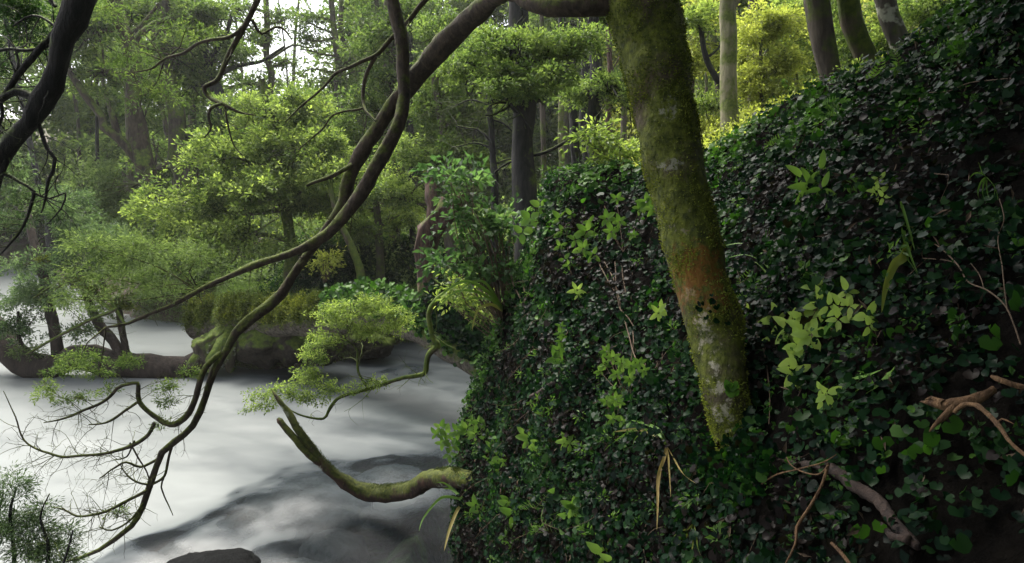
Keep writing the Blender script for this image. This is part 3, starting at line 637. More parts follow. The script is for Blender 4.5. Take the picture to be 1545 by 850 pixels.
# low plants along the bank top
def shrub(name, label, cat, D, masses, leaf, seed, root, group=None, lsz=.005, dens=1.0, k=8, wr=.5, bark='stem', flat=.45, nst=8, sprd=.7):
    rng = np.random.default_rng(seed); c0 = at(*root)
    t = empty(name, c0, label, cat, group); cg = G(); sg = G()
    for (mx, my, rx, ry, *dd) in masses:
        DD = D + (dd[0] if dd else 0); c = at(mx, my, DD); rad = np.array([rx, (rx + ry) * .5, ry]) / F * DD
        area = rx * ry / 1000.
        pc = mass(cg, c, rad, int(area * 120 * dens) + 12, k, lsz * DD, rng, pads=int(4 + area * 3), wratio=wr, flat=flat, spread=sprd)
        for q in pc[:nst]:
            tube(sg, [c0 + rng.normal(0, .02, 3), (c0 + q) / 2 + rng.normal(0, .06, 3) * np.linalg.norm(q - c0), q], [.0011 * DD, .0009 * DD, .0004 * DD], sides=4, step=.02 * DD, lump=0)
    sg.build('stems', M[bark], t); cg.build('foliage', M[leaf], t, smooth=False)
    return t
shrub('crest_shrub', 'light green leafy shrub on the crest just left of the mossy leaning tree', 'shrub', 7.2, [(925, 212, 50, 24), (890, 205, 26, 18), (955, 235, 32, 20), (915, 240, 32, 14)], 'lime', 71, (935, 265, 7.2), 'shrubs along the bank crest', lsz=.009, dens=.28)
shrub('crest_shrub', 'leafy light green shrub on the crest just right of the mossy leaning tree', 'shrub', 6.4, [(1085, 262, 30, 18), (1110, 238, 30, 18), (1145, 222, 30, 14), (1100, 285, 30, 12)], 'lime', 72, (1110, 275, 6.2), 'shrubs along the bank crest', lsz=.006, dens=.8)
shrub('crest_shrub', 'yellowish sunlit shrub on the crest below the leftmost leaning trunk', 'shrub', 6.6, [(1195, 185, 35, 22), (1225, 160, 25, 18), (1170, 205, 28, 16)], 'yellow', 73, (1200, 215, 6.0), 'shrubs along the bank crest', lsz=.0055, dens=.8)
shrub('crest_shrub', 'green shrub on the crest between the feet of the leaning trunks', 'shrub', 5.6, [(1290, 118, 26, 16), (1320, 110, 25, 14), (1350, 100, 24, 12), (1265, 135, 20, 12)], 'lime', 74, (1310, 130, 5.2), 'shrubs along the bank crest', lsz=.006, dens=.7)
shrub('crest_shrub', 'green shrub on the crest right of the rightmost leaning trunk', 'shrub', 5.0, [(1400, 80, 30, 18), (1440, 62, 32, 18), (1490, 35, 36, 20), (1540, 5, 36, 20)], 'mid', 75, (1450, 95, 4.6), 'shrubs along the bank crest', lsz=.006, dens=.7)
shrub('bank_edge_shrub', 'large soft green shrub with rounded leaves at the left edge of the fern bank', 'shrub', 8.3,
      [(700, 285, 42, 30), (730, 340, 45, 32), (705, 395, 42, 28), (745, 410, 38, 34), (765, 350, 30, 26), (690, 330, 25, 20), (675, 265, 20, 14)], 'broad', 76, (765, 500, 8.3), None, lsz=.0115, dens=.10, wr=.7, bark='stem')
shrub('bank_edge_shrub', 'small bright leafy shrub below the large soft shrub, above the whitish log', 'shrub', 8.9,
      [(690, 430, 22, 18), (680, 455, 20, 14), (745, 480, 25, 20), (715, 455, 22, 14), (770, 520, 18, 25)], 'lime', 77, (775, 530, 8.6), None, lsz=.008, dens=.35)
shrub('far_bank_shrub', 'pale yellowish sprig growing on the fern wall of the far bank below the hanging limb', 'shrub', 18.6, [(488, 402, 16, 14), (498, 385, 10, 8)], 'yellow', 78, (490, 425, 18.8), None, lsz=.0055, dens=1.2)

# far-off woodland behind everything
rng = np.random.default_rng(55); g = G(); gt = G(); gr_ = G()
for (x0, x1, y0, y1, n, D0, D1, gg) in [(-150, 330, -60, 330, 46, 40, 60, 0), (330, 600, 190, 340, 34, 42, 60, 0), (560, 960, -80, 330, 100, 38, 60, 0), (960, 1700, -100, 200, 130, 30, 56, 1), (-150, 700, 150, 330, 50, 42, 58, 0), (-150, 340, 250, 400, 22, 48, 60, 0), (540, 600, -60, 190, 6, 42, 50, 0)]:
    for _ in range(n):
        D = D0 + (D1 - D0) * rng.random(); mx = x0 + (x1 - x0) * rng.random(); my = y0 + (y1 - y0) * rng.random()
        rx = (50 + 45 * rng.random()); c = at(mx, my, D); rad = np.array([rx, rx, rx * .6]) / F * D
        mass(gr_ if gg else g, c, rad, 150, 9, .0085 * D, rng, pads=9, base=.55)
for _ in range(46):
    x = rng.uniform(-32, 34); y = rng.uniform(34, 56)
    if signed(np.array([x]), np.array([y]))[0] < 1: continue
    z = lz(x, y); dx, dy = rng.normal(0, .8, 2); r0 = rng.uniform(.10, .26)
    tube(gt, [(x, y, z - .3), (x + dx * .4, y, z + 6), (x + dx, y + dy, z + 13), (x + dx * 2, y, z + 19)], [r0, r0 * .8, r0 * .6, r0 * .3], sides=6, step=1.2, lump=.1, wander=(.25, .25), seed=_)
for _ in range(26):
    x = rng.uniform(4, 22); y = rng.uniform(19, 36); z = lz(x, y); dx, dy = rng.normal(0, .6, 2); r0 = rng.uniform(.04, .12)
    tube(gt, [(x, y, z - .3), (x + dx * .4, y, z + 4), (x + dx, y + dy, z + 9), (x + dx * 2, y, z + 14)], [r0, r0 * .8, r0 * .6, r0 * .3], sides=6, step=.8, lump=.1, wander=(.15, .4), seed=_)
o = tag(g.build('far_woodland', M['mid'], smooth=False), 'hazy green woodland far behind the river', 'woodland', kind='stuff')
tag(gr_.build('sunlit_woodland', M['yellow'], smooth=False), 'sunlit yellow green woodland far behind the bank on the right', 'woodland', kind='stuff')
tag(gt.build('woodland_trunks', M['bark'], smooth=True), 'many far slim trunks of the woodland', 'woodland', kind='stuff')

# undergrowth on the far bank and on the slope behind the crest
def cover(name, mat, label, region, n, size, k, rng, hgt=.25, base=.5, up=1.0):
    g = G(); x = rng.uniform(region[0], region[1], n); y = rng.uniform(region[2], region[3], n); d = signed(x, y); kx = d > region[4]
    x, y = x[kx], y[kx]; z = land(x, y); cl = fbm(np.stack([x, y, z], 1) * .9, 3, 77)
    P = np.stack([x, y, z + rng.random(len(x)) * hgt * (1 + cl)], 1); D = rng.normal(0, .5, (len(x), 3)) + np.array([0, -.2, up])
    sprays(g, P, D, k, hgt * .7, size * 1.0, base + .35 * cl, rng, .6, .9); return tag(g.build(name, M[mat], smooth=False), label, 'undergrowth', kind='stuff')
rng = np.random.default_rng(12)
cover('far_bank_undergrowth', 'mid', 'low ferns and leaves carpeting the far bank under the trees', (-12, 1.5, 17, 26, .35), 20000, .055, 6, rng, .22, .42)
cover('glade_undergrowth', 'yellow', 'bright low undergrowth in the sunlit glade behind the bank', (1.5, 16, 8.5, 24, .5), 22000, .06, 6, rng, .45, .45)
cover('wood_floor_undergrowth', 'olive', 'green undergrowth on the wood floor farther back', (-25, 24, 22, 45, .5), 22000, .14, 6, rng, .6, .5)

# ------------------------------------------------------------------ the big mossy tree leaning over the bank
rng = np.random.default_rng(90)
BASE = at(1112, 712, 2.83)
MT = empty('mossy_leaning_tree', BASE, 'thick moss coated leaning tree rooted in the fern bank, long limbs over the river', 'tree')
def rel(p): return tuple(np.asarray(p) - BASE)
patches = [(*rel(at(1052, 420, 2.9)), .20, (.21, .078, .016)), (*rel(at(1066, 505, 2.85)), .075, (.34, .31, .24)), (*rel(at(1083, 600, 2.8)), .07, (.42, .39, .31)), (*rel(at(1095, 635, 2.75)), .06, (.40, .37, .30)), (*rel(at(1008, 158, 3.1)), .07, (.30, .29, .24)), (*rel(at(1002, 240, 3.1)), .05, (.24, .24, .19)), (*rel(at(985, 60, 3.2)), .05, (.14, .10, .07)), (*rel(at(1055, 480, 2.9)), .05, (.36, .33, .26)), (*rel(at(1074, 545, 2.85)), .045, (.30, .27, .2)), (*rel(at(1040, 450, 2.95)), .05, (.22, .17, .10)), (*rel(at(1078, 440, 2.95)), .06, (.10, .05, .02)), (*rel(at(975, 120, 3.25)), .04, (.13, .09, .06)), (*rel(at(1030, 330, 3.0)), .03, (.2, .18, .13))]
M['bark_main'] = bark_mat('bark_mossy_leaning_tree', (.035, .028, .018), (.12, .095, .06), moss=.6, scale=11, stretch=.5, patch=None, bump=1, up_only=False, mossc=((.03, .04, .008), (.13, .15, .02)))
# wear patches go over the moss, so build them last in that material
t = M['bark_main'].node_tree; N, Lk = t.nodes, t.links; pb = [n for n in N if n.type == 'BSDF_PRINCIPLED'][0]
cur = pb.inputs['Base Color'].links[0].from_socket; tc = [n for n in N if n.type == 'TEX_COORD'][0]
wn = N.new('ShaderNodeTexNoise'); wn.inputs['Scale'].default_value = 7; wn.inputs['Detail'].default_value = 6; wn.inputs['Roughness'].default_value = .7; Lk.new(tc.outputs['Object'], wn.inputs['Vector'])
WARP = N.new('ShaderNodeVectorMath'); WARP.operation = 'MULTIPLY_ADD'; Lk.new(wn.outputs['Color'], WARP.inputs[0]); WARP.inputs[1].default_value = (.34, .34, .5)
w2 = N.new('ShaderNodeVectorMath'); w2.operation = 'SUBTRACT'; Lk.new(tc.outputs['Object'], w2.inputs[0]); w2.inputs[1].default_value = (.17, .17, .25); Lk.new(w2.outputs[0], WARP.inputs[2])
for (x_, y_, z_, rad, cc) in patches:
    vm = N.new('ShaderNodeVectorMath'); vm.operation = 'DISTANCE'; Lk.new(WARP.outputs[0], vm.inputs[0]); vm.inputs[1].default_value = (x_, y_, z_)
    n = N.new('ShaderNodeTexNoise'); n.inputs['Scale'].default_value = 22; n.inputs['Detail'].default_value = 9; n.inputs['Roughness'].default_value = .78; Lk.new(tc.outputs['Object'], n.inputs['Vector'])
    s_ = N.new('ShaderNodeMath'); s_.operation = 'MULTIPLY_ADD'; Lk.new(n.outputs[0], s_.inputs[0]); s_.inputs[1].default_value = rad * 5; Lk.new(vm.outputs['Value'], s_.inputs[2])
    rr = N.new('ShaderNodeMapRange'); Lk.new(s_.outputs[0], rr.inputs[0]); rr.inputs[1].default_value = rad * 3.4; rr.inputs[2].default_value = rad * 2.9; rr.inputs[3].default_value = 0; rr.inputs[4].default_value = .72
    x = N.new('ShaderNodeMix'); x.data_type = 'RGBA'; Lk.new(rr.outputs[0], x.inputs[0]); Lk.new(cur, x.inputs[6]); x.inputs[7].default_value = (*cc, 1); cur = x.outputs[2]
Lk.new(cur, pb.inputs['Base Color'])
TP = [(1138, 795, 60, 2.97), (1117, 720, 46, 2.86), (1103, 645, 54, 2.87), (1088, 562, 68, 2.92), (1077, 492, 82, 3.0), (1056, 421, 82, 3.05), (1038, 351, 85, 3.12), (1026, 290, 82, 3.18), (1011, 212, 92, 3.25), (997, 141, 90, 3.32), (984, 70, 97, 3.4), (966, 0, 108, 3.45), (948, -80, 112, 3.5), (930, -180, 96, 3.6), (905, -320, 80, 3.7), (870, -520, 60, 3.8)]
P, R = pxpath(TP); g = G(); tube(g, P, R, sides=40, step=.025, lump=.10, freq=9, seed=2)
TV, TF = np.concatenate(g.V), np.concatenate(g.Fc); trunk = g.build('trunk', M['bark_main'], MT)
pm, nm = scatter(TV, TF[:(len(TF))], 90000, rng); ctr = P[np.argmin(((pm[:, None] - P[None]) ** 2).sum(-1), 1)]; nm = np.where((np.sum(nm * (pm - ctr), 1) < 0)[:, None], -nm, nm)
k = np.ones(len(pm), bool)
for (x_, y_, z_, rad, cc) in patches:
    dd = np.linalg.norm(pm - BASE - np.array([x_, y_, z_]), axis=1); k &= (dd > rad * (.9 + 1.2 * fbm(pm * 9, 2, 5))) | (rng.random(len(pm)) < .2)
mo = fbm(pm * 5, 3, 91) + .25; k &= rng.random(len(pm)) < .15 + 1.3 * mo + .5 * fbm(pm * 22, 2, 93); _x, _y, _z = proj(pm); k &= (_y > -60) & (_y < 720)
pm, nm, mo = pm[k], nm[k], mo[k]
g = G(); dirs = nm * .6 + rng.normal(0, .5, pm.shape) + np.array([0, 0, .2]); low = np.clip((_y[k] - 120) / 250, 0, 1)
leafq(g, pm + nm * .002, dirs, (.007 + .010 * rng.random(len(pm))) * (.8 + .5 * mo), .004 + .005 * rng.random(len(pm)), np.clip(.40 + .35 * mo + .30 * low + rng.normal(0, .2, len(pm)), 0, 1), tilt=1, rng=rng)
g.build('moss', M['moss'], MT, smooth=False)
for q in [[(1106, 690, 30, 2.86), (1098, 722, 20, 2.88), (1085, 748, 12, 2.95), (1070, 765, 6, 3.05)], [(1112, 700, 30, 2.84), (1130, 730, 20, 2.78), (1150, 742, 12, 2.78), (1172, 745, 5, 2.85)], [(1118, 560, 22, 2.98), (1122, 620, 20, 2.93), (1124, 680, 24, 2.87), (1132, 735, 18, 2.84)]]:
    P9, R9 = pxpath(q); g = G(); tube(g, P9, R9, sides=12, step=.02, lump=.3, seed=int(q[0][0])); g.build('root', M['bark_main'], MT)
# glossy climbing leaves low on the trunk
g = G(); q = np.array([at(1070 + rng.normal(0, 12), 470 + rng.normal(0, 14), 2.86) for _ in range(16)] + [at(1100 + rng.normal(0, 8), 590 + rng.normal(0, 10), 2.72) for _ in range(10)])
for sl_, s0_, r0_ in ((slice(0, 16), .013, .35), (slice(16, 26), .022, .92)):
    g = G(); qq = q[sl_]; kidney(g, qq, np.tile(-FWD, (len(qq), 1)) + rng.normal(0, .4, (len(qq), 3)), s0_ * (.7 + .6 * rng.random(len(qq))), np.clip(r0_ + rng.normal(0, .1, len(qq)), 0, 1), rng); _c = g.build('leaf_cluster', M['fern'], MT)

def limb(name, pts, mat, sides=12, wander=None, lump=.1, tw=0, twl=.3, twr=.004, lvl=1, seed=1, gg=None, tips=None, grav=-.02, kids=(2, 5), parent=MT, rng=None, t0=.3):
    P, R = pxpath(pts); g = gg or G(); pp, rr = tube(g, P, R, sides=sides, step=max(.03, R.max() * .8), lump=lump, wander=wander, seed=seed)
    if tw:
        rng = rng or np.random.default_rng(seed + 7); tips = tips if tips is not None else []
        for _ in range(tw):
            i = rng.integers(int(len(pp) * t0), len(pp) - 1); d = unit(pp[i + 1] - pp[i]); s_ = unit(np.cross(d, rng.normal(0, 1, 3)))
            grow(g, pp[i], d * .6 + s_, twl * (.5 + .8 * rng.random()), min(twr, rr[i] * .6), lvl, rng, tips, grav=grav, kids=kids)
    if gg is None and parent is not None: g.build(name, M[mat], parent)
    return pp, rr
A = [(940, -30, 60, 3.45), (915, 6, 36, 3.45), (877, 11, 28, 3.45), (831, 12, 27, 3.5), (802, 2, 28, 3.6), (776, -14, 30, 3.8), (745, -6, 30, 4.1), (712, 25, 31, 4.4), (680, 55, 32, 4.6), (650, 88, 31, 4.8), (622, 125, 28, 5.0), (592, 161, 23, 5.1), (567, 203, 22, 5.15), (546, 232, 22, 5.2), (528, 267, 20, 5.2), (518, 303, 18, 5.2), (497, 338, 15, 5.2), (461, 386, 13, 5.2), (440, 418, 13, 5.2), (426, 442, 15, 5.2), (405, 464, 16, 5.2), (380, 482, 17, 5.2), (353, 503, 14, 5.2), (338, 530, 11, 5.2), (323, 560, 11, 5.2), (310, 598, 9.5, 5.2), (290, 640, 10, 5.2), (266, 665, 11, 5.2), (247, 682, 10, 5.2), (238, 705, 9, 5.2), (230, 728, 9.5, 5.2), (216, 765, 9, 5.2), (198, 792, 8, 5.2), (175, 811, 8, 5.2), (150, 829, 7, 5.2), (123, 841, 6, 5.2), (96, 848, 3, 5.2)]
M['bark_limb'] = bark_mat('bark_hanging_limb', (.014, .012, .010), (.075, .055, .04), moss=.28, scale=16, stretch=.6, mossc=((.03, .045, .008), (.10, .12, .02)))
limb('bough', A, 'bark_limb', sides=18, wander=(.014, 4), lump=.2, seed=3, tw=20, twl=.14, twr=.003, t0=.55)
Bp = [(640, -330, 40, 4.2), (596, -160, 30, 4.6), (585, -70, 24, 4.75), (592, 0, 20, 4.8), (605, 53, 19, 4.8), (608, 106, 18, 4.8), (609, 141, 18, 4.8), (606, 172, 20, 4.8), (592, 212, 20, 4.82), (567, 254, 20, 4.85), (545, 292, 20, 4.9), (514, 330, 19, 4.95), (489, 354, 16, 5.0), (451, 376, 13, 5.0), (415, 390, 11, 5.0), (380, 404, 10, 5.0), (353, 416, 9, 5.05), (300, 439, 8, 5.1), (261, 460, 7, 5.15), (229, 473, 6, 5.2), (194, 488, 5, 5.2), (160, 494, 3, 5.2)]
Bp = [(915, -260, 60, 3.65), (780, -380, 50, 3.9)] + Bp
limb('bough', Bp, 'bark_limb', sides=18, wander=(.014, 4), lump=.22, seed=5, tw=16, twl=.25, twr=.004, t0=.55)
SUB = [
 ([(700, -60, 12, 5.0), (641, 0, 8, 5.1), (609, 42, 8, 5.15), (592, 58, 7, 5.2), (571, 83, 7, 5.2), (546, 95, 6, 5.2), (507, 109, 5, 5.3), (486, 131, 4, 5.3), (451, 162, 3, 5.3), (430, 185, 1.5, 5.3)], 5),
 ([(567, 86, 6, 5.2), (553, 116, 6, 5.2), (548, 148, 5, 5.2), (553, 169, 4, 5.1), (567, 183, 3, 5.0)], 2),
 ([(548, 163, 4, 5.15), (503, 173, 3, 5.2), (482, 198, 3, 5.2), (451, 226, 1.5, 5.2)], 4),
 ([(535, 247, 9, 5.2), (515, 258, 7, 5.1), (500, 266, 7, 5.1), (465, 279, 5, 5.1), (462, 281, 3, 5.1)], 0),
 ([(600, -60, 14, 4.7), (470, -70, 10, 5.0), (400, -40, 9, 5.4), (388, 0, 9, 5.5), (367, 42, 8, 5.6), (346, 81, 8, 5.7), (328, 120, 7, 5.7), (308, 131, 7, 5.7), (318, 148, 6, 5.7), (339, 159, 6, 5.6), (360, 168, 4, 5.6), (386, 174, 2, 5.6)], 6),
 ([(378, 28, 6, 5.6), (353, 56, 6, 5.6), (318, 60, 5, 5.6), (289, 74, 5, 5.7), (247, 92, 4, 5.8), (226, 102, 3, 5.8), (190, 112, 1.5, 5.8)], 6),
 ([(335, 157, 5, 5.6), (316, 165, 5, 5.5), (314, 180, 4, 5.5), (318, 195, 3, 5.5), (308, 208, 2, 5.5)], 2),
 ([(339, 160, 3.5, 5.6), (345, 190, 3, 5.6), (352, 215, 2.4, 5.6), (365, 234, 1.5, 5.6)], 1),
 ([(380, 30, 5, 5.6), (395, 50, 4, 5.7), (420, 40, 3.5, 5.8), (440, 60, 2, 5.8)], 5),
 # lower river-side limbs of the long bough
 ([(336, 532, 9, 5.2), (312, 552, 9, 5.15), (300, 580, 9, 5.1), (293, 603, 9, 5.1), (285, 622, 10, 5.1), (272, 634, 10, 5.1), (258, 640, 8, 5.1), (247, 637, 8, 5.1), (226, 624, 7, 5.1), (209, 607, 7, 5.1), (208, 590, 6.5, 5.1), (208, 578, 6, 5.1), (192, 580, 5, 5.1), (176, 586, 5, 5.1), (148, 611, 4.5, 5.1), (113, 625, 4, 5.1), (85, 634, 3, 5.1), (66, 638, 1.5, 5.1)], 26),
 ([(233, 638, 6, 5.1), (222, 655, 6, 5.1), (201, 670, 6, 5.1), (180, 680, 5, 5.1), (159, 685, 4.5, 5.1), (125, 687, 4, 5.1), (95, 690, 4, 5.1), (70, 684, 3.6, 5.1), (56, 679, 3.2, 5.1), (42, 668, 2.6, 5.1), (32, 652, 2.4, 5.1), (24, 630, 2, 5.1), (14, 610, 1.4, 5.1), (5, 590, 1, 5.1)], 30),
 ([(206, 608, 4.5, 5.1), (190, 618, 4, 5.1), (172, 632, 4, 5.1), (155, 640, 3, 5.1), (134, 641, 2, 5.1)], 8),
 ([(203, 665, 3, 5.1), (190, 690, 2.4, 5.1), (172, 694, 1.5, 5.1)], 3),
 ([(238, 693, 4.5, 5.2), (215, 703, 4, 5.2), (193, 696, 3.4, 5.15), (175, 706, 3, 5.15), (150, 722, 1.6, 5.15)], 8),
 ([(228, 732, 4, 5.2), (205, 728, 3, 5.15), (190, 718, 2.4, 5.15), (182, 702, 1.5, 5.15)], 6),
 ([(226, 737, 6, 5.2), (205, 750, 5, 5.15), (183, 763, 5, 5.1), (160, 772, 4.4, 5.1), (141, 777, 4, 5.1), (116, 779, 3, 5.1), (95, 768, 2.5, 5.1), (74, 765, 1.5, 5.1)], 22),
 ([(259, 676, 4, 5.2), (252, 700, 4, 5.2), (247, 718, 4, 5.2), (238, 727, 4, 5.2), (229, 731, 4, 5.2)], 1),
 ([(247, 722, 3, 5.2), (243, 735, 2.4, 5.2), (248, 755, 2, 5.2), (261, 778, 1.2, 5.2)], 0),
 ([(222, 752, 4, 5.2), (200, 785, 3.2, 5.15), (170, 800, 2.6, 5.1), (150, 795, 1.5, 5.1)], 10),
 ([(196, 668, 2.6, 5.1), (208, 692, 2.4, 5.1), (222, 714, 2, 5.15), (226, 728, 2, 5.2)], 2)]
for i, (pts, tw) in enumerate(SUB):
    fine_ = i >= 9
    limb('branch', pts, 'bark_limb', sides=8, wander=(.012, 6), lump=.1, seed=20 + i, tw=tw, twl=.26 if fine_ else .3, twr=.003, lvl=2 if fine_ else 1, kids=(2, 4), t0=.15 if fine_ else .3)
# foliage carried by the hanging limbs
def foliage(name, parent, mat, ms, D, seed, lsz=.004, wr=.3, dens=1., k=9, twig_from=None, spr=.6, bark='bark_limb', sub=7, stem=.7, pads=None):
    rng = np.random.default_rng(seed); g = G()
    for (mx, my, rx, ry, *dd) in ms:
        DD = D + (dd[0] if dd else 0); c = at(mx, my, DD); rad = np.array([rx, (rx + ry) * .5, ry]) / F * DD; area = rx * ry / 1000.
        pc = mass(g, c, rad, int(area * 230 * dens) + 10, k, lsz * DD, rng, pads=int(5 + area * 3), wratio=wr, spread=spr, flat=.5)
        src = at(*twig_from, DD) if twig_from is not None else c
        tg = G()
        if twig_from is not None: tube(tg, [src, (src + c) / 2 + rng.normal(0, .05, 3), c], [.0009 * DD * 1.6, .0009 * DD, .0006 * DD], sides=4, step=.02 * DD, lump=0, wander=(.004 * DD, 2))
        for q in pc[:sub]: tube(tg, [c, (c + q) / 2 + rng.normal(0, .02, 3), q], [.0008 * DD * stem, .0006 * DD * stem, .0003 * DD], sides=3, step=.02 * DD, lump=0, wander=(.004 * DD, 3))
        if tg.n: tg.build('twig', M[bark], parent)
    return g.build(name, M[mat], parent, smooth=False)
foliage('foliage', MT, 'olive', [(215, 372, 75, 34), (300, 385, 60, 28), (165, 420, 60, 26), (250, 430, 75, 20), (110, 452, 45, 20), (345, 425, 40, 16), (140, 375, 45, 26)], 5.3, 301, lsz=.0068, wr=.18, dens=.42, twig_from=(300, 439))
foliage('foliage', MT, 'mid', [(190, 75, 50, 36), (225, 140, 45, 32), (280, 45, 40, 22), (160, 10, 45, 25)], 6.2, 302, lsz=.006, wr=.2, dens=.32, twig_from=(247, 92))
foliage('foliage', MT, 'mid', [(287, 562, 14, 7), (248, 588, 16, 12), (252, 608, 14, 8), (100, 557, 26, 12), (70, 590, 16, 16), (120, 600, 16, 8), (165, 588, 10, 6), (95, 605, 8, 5), (170, 775, 14, 8), (200, 545, 30, 10), (240, 640, 8, 5)], 5.15, 303, lsz=.0042, wr=.35, dens=1.1, sub=3)
foliage('foliage', MT, 'mid', [(120, 540, 34, 14), (150, 560, 20, 8)], 5.6, 304, lsz=.0042, wr=.35, dens=1.1, twig_from=(160, 494))
# the crown of this tree spreads overhead and shades the bank
rng = np.random.default_rng(401); g = G()
for (x_, y_, z_, r_) in [(.5, 3, 10, 2.6), (3.2, 2.5, 9.6, 2.8), (5.5, 3.5, 10.5, 3), (2, 6.5, 11, 3), (5, 6.5, 11.4, 3), (-2, 2, 11, 2.6), (1.5, -.5, 9.6, 2.8), (4.6, 0, 9.5, 2.8), (7.5, 1.5, 10, 3), (8.2, 5.5, 11.5, 3)]:
    c = np.array([x_, y_, z_]); mass(g, c, (r_, r_, r_ * .45), 1900, 8, .18, rng, pads=14, padr=.45)
    bg_ = G(); s_ = P[-1] if False else at(870, -520, 3.8)
    tube(bg_, [s_, (s_ + c) / 2 + np.array([0, 0, .6]), c], [.10, .07, .03], sides=8, step=.2, wander=(.1, .7)); bg_.build('branch', M['bark_limb'], MT)
g.build('crown', M['mid'], MT, smooth=False)

g = G(); rng = np.random.default_rng(402)  # unseen foliage masses added behind the camera to darken the bank
for _ in range(26):
    c = np.array([rng.uniform(-3, 14), rng.uniform(-13, -4), rng.uniform(3, 13)]); mass(g, c, (2.6, 2.2, 1.7), 700, 7, .2, rng, pads=12, padr=.5)
tag(g.build('shading_woodland', M['mid'], smooth=False), 'unseen woodland added behind the camera to shade the bank', 'woodland', kind='stuff')
# ------------------------------------------------------------------ black leaning tree at the upper left, close to the camera
LT = empty('black_leaning_tree', at(-260, 560, 3.2), 'wet black tree leaning in from the upper left corner, close by, with bare crooked twigs', 'tree')
def lpath(pts, D): return [(a, b, w_, D + (d[0] if d else 0)) for (a, b, w_, *d) in pts]
limb('trunk', lpath([(170, -130, 46, .2), (135, -50, 42, .1), (116, 0, 38), (108, 30, 36), (97, 60, 32), (88, 100, 30), (76, 130, 32), (62, 155, 30), (45, 185, 26), (20, 212, 24), (0, 236, 23), (-30, 275, 26), (-90, 350, 34), (-170, 460, 46), (-270, 600, 60)], 3.1), 'bark_wet', sides=22, wander=(.012, 6), lump=.28, seed=61, parent=LT, tw=6, twl=.3, twr=.004, t0=.1)
LL = [([(88, 42, 12), (75, 60, 11), (55, 82, 10), (38, 98, 10), (22, 118, 9), (8, 140, 9), (-8, 160, 8)], 8),
 ([(55, 150, 16), (38, 142, 13), (24, 138, 12), (10, 145, 11), (-8, 158, 10)], 3),
 ([(58, 185, 5), (64, 205, 6), (72, 225, 6), (83, 240, 5.5), (80, 258, 5), (72, 275, 5), (68, 300, 4), (62, 322, 2)], 8),
 ([(90, 62, 5), (68, 72, 5), (40, 78, 5), (10, 75, 5), (-10, 80, 5)], 6),
 ([(12, 220, 12), (8, 245, 10), (0, 270, 8), (-8, 300, 8)], 2),
 ([(84, 10, 6), (70, -8, 5), (60, -30, 4)], 2),
 ([(92, 48, 5), (70, 30, 4), (48, 22, 3), (20, 40, 2)], 6),
 ([(20, 118, 5), (28, 100, 4), (24, 80, 3), (14, 62, 2), (0, 50, 1)], 6),
 ([(0, 148, 6), (4, 175, 5), (-4, 196, 4), (10, 205, 3), (20, 190, 2)], 5),
 ([(-20, 262, 10), (5, 262, 6), (30, 275, 5), (52, 290, 5), (45, 320, 4.5), (30, 350, 4), (12, 372, 3), (0, 385, 2)], 10),
 ([(52, 292, 4), (75, 300, 3), (98, 290, 3), (92, 315, 2.4), (70, 340, 1.4)], 4)]
for i, (pts, tw) in enumerate(LL):
    limb('branch', lpath(pts, 3.1), 'bark_wet', sides=8, wander=(.006, 9), lump=.1, seed=80 + i, tw=tw, twl=.22, twr=.003, lvl=1, parent=LT, t0=.1)
foliage('foliage', LT, 'dark', [(20, 25, 45, 30), (50, 60, 30, 20), (-10, 90, 30, 40), (40, 5, 40, 20)], 4.2, 305, lsz=.006, wr=.3, dens=.8)
foliage('foliage', LT, 'cool', [(60, 130, 20, 25, 0), (40, 300, 40, 30), (20, 250, 30, 25), (100, 320, 30, 25), (20, 340, 35, 20)], 6.0, 306, lsz=.005, wr=.35, dens=.6)

# ------------------------------------------------------------------ fallen curved trunk in the river, left
FT = empty('fallen_curved_trunk', at(300, 545, 17.3), 'dark fallen trunk curving low over the milky water at the left', 'fallen tree')
M['bark_river'] = bark_mat('bark_river_trunk', (.008, .006, .005), (.05, .036, .028), moss=0, scale=7, bump=1)
pp, rr = limb('trunk', [(-40, 470, 34, 17.6), (-5, 505, 38, 17.4), (18, 535, 38, 17.2), (45, 552, 36, 17.1), (75, 550, 34, 17.0), (105, 538, 36, 17.0), (135, 540, 42, 17.0), (170, 550, 42, 17.0), (205, 553, 38, 17.0), (245, 556, 36, 17.0), (280, 555, 34, 17.1), (310, 540, 34, 17.2), (335, 515, 36, 17.5), (360, 490, 40, 17.8)], 'bark_river', sides=18, wander=(.07, .8), lump=.3, seed=120, parent=FT)
M['root_lichen'] = bark_mat('lichened_roots', (.015, .012, .009), (.09, .075, .055), moss=.35, lichen=.3, scale=5, bump=1)
for q, s_ in [([(285, 556, 12, 17.0), (298, 545, 20, 16.8), (318, 528, 26, 16.9), (345, 500, 34, 17.4)], 1), ([(318, 562, 10, 16.7), (322, 545, 18, 16.7), (335, 520, 24, 16.9), (355, 495, 26, 17.3)], 2), ([(348, 560, 10, 17), (345, 540, 16, 16.9), (358, 510, 24, 17.2)], 3)]:
    limb('root', q, 'root_lichen', sides=16, wander=(.06, 1.5), lump=.4, seed=121 + s_, parent=FT)
_o = boulder('root_mass', at(325, 528, 17.2), (.5, .45, .5), M['root_lichen'], 4.4, lump=.7, n=80); _o.parent = FT; _o.location = Vector(_o.location) - Vector(FT.location)
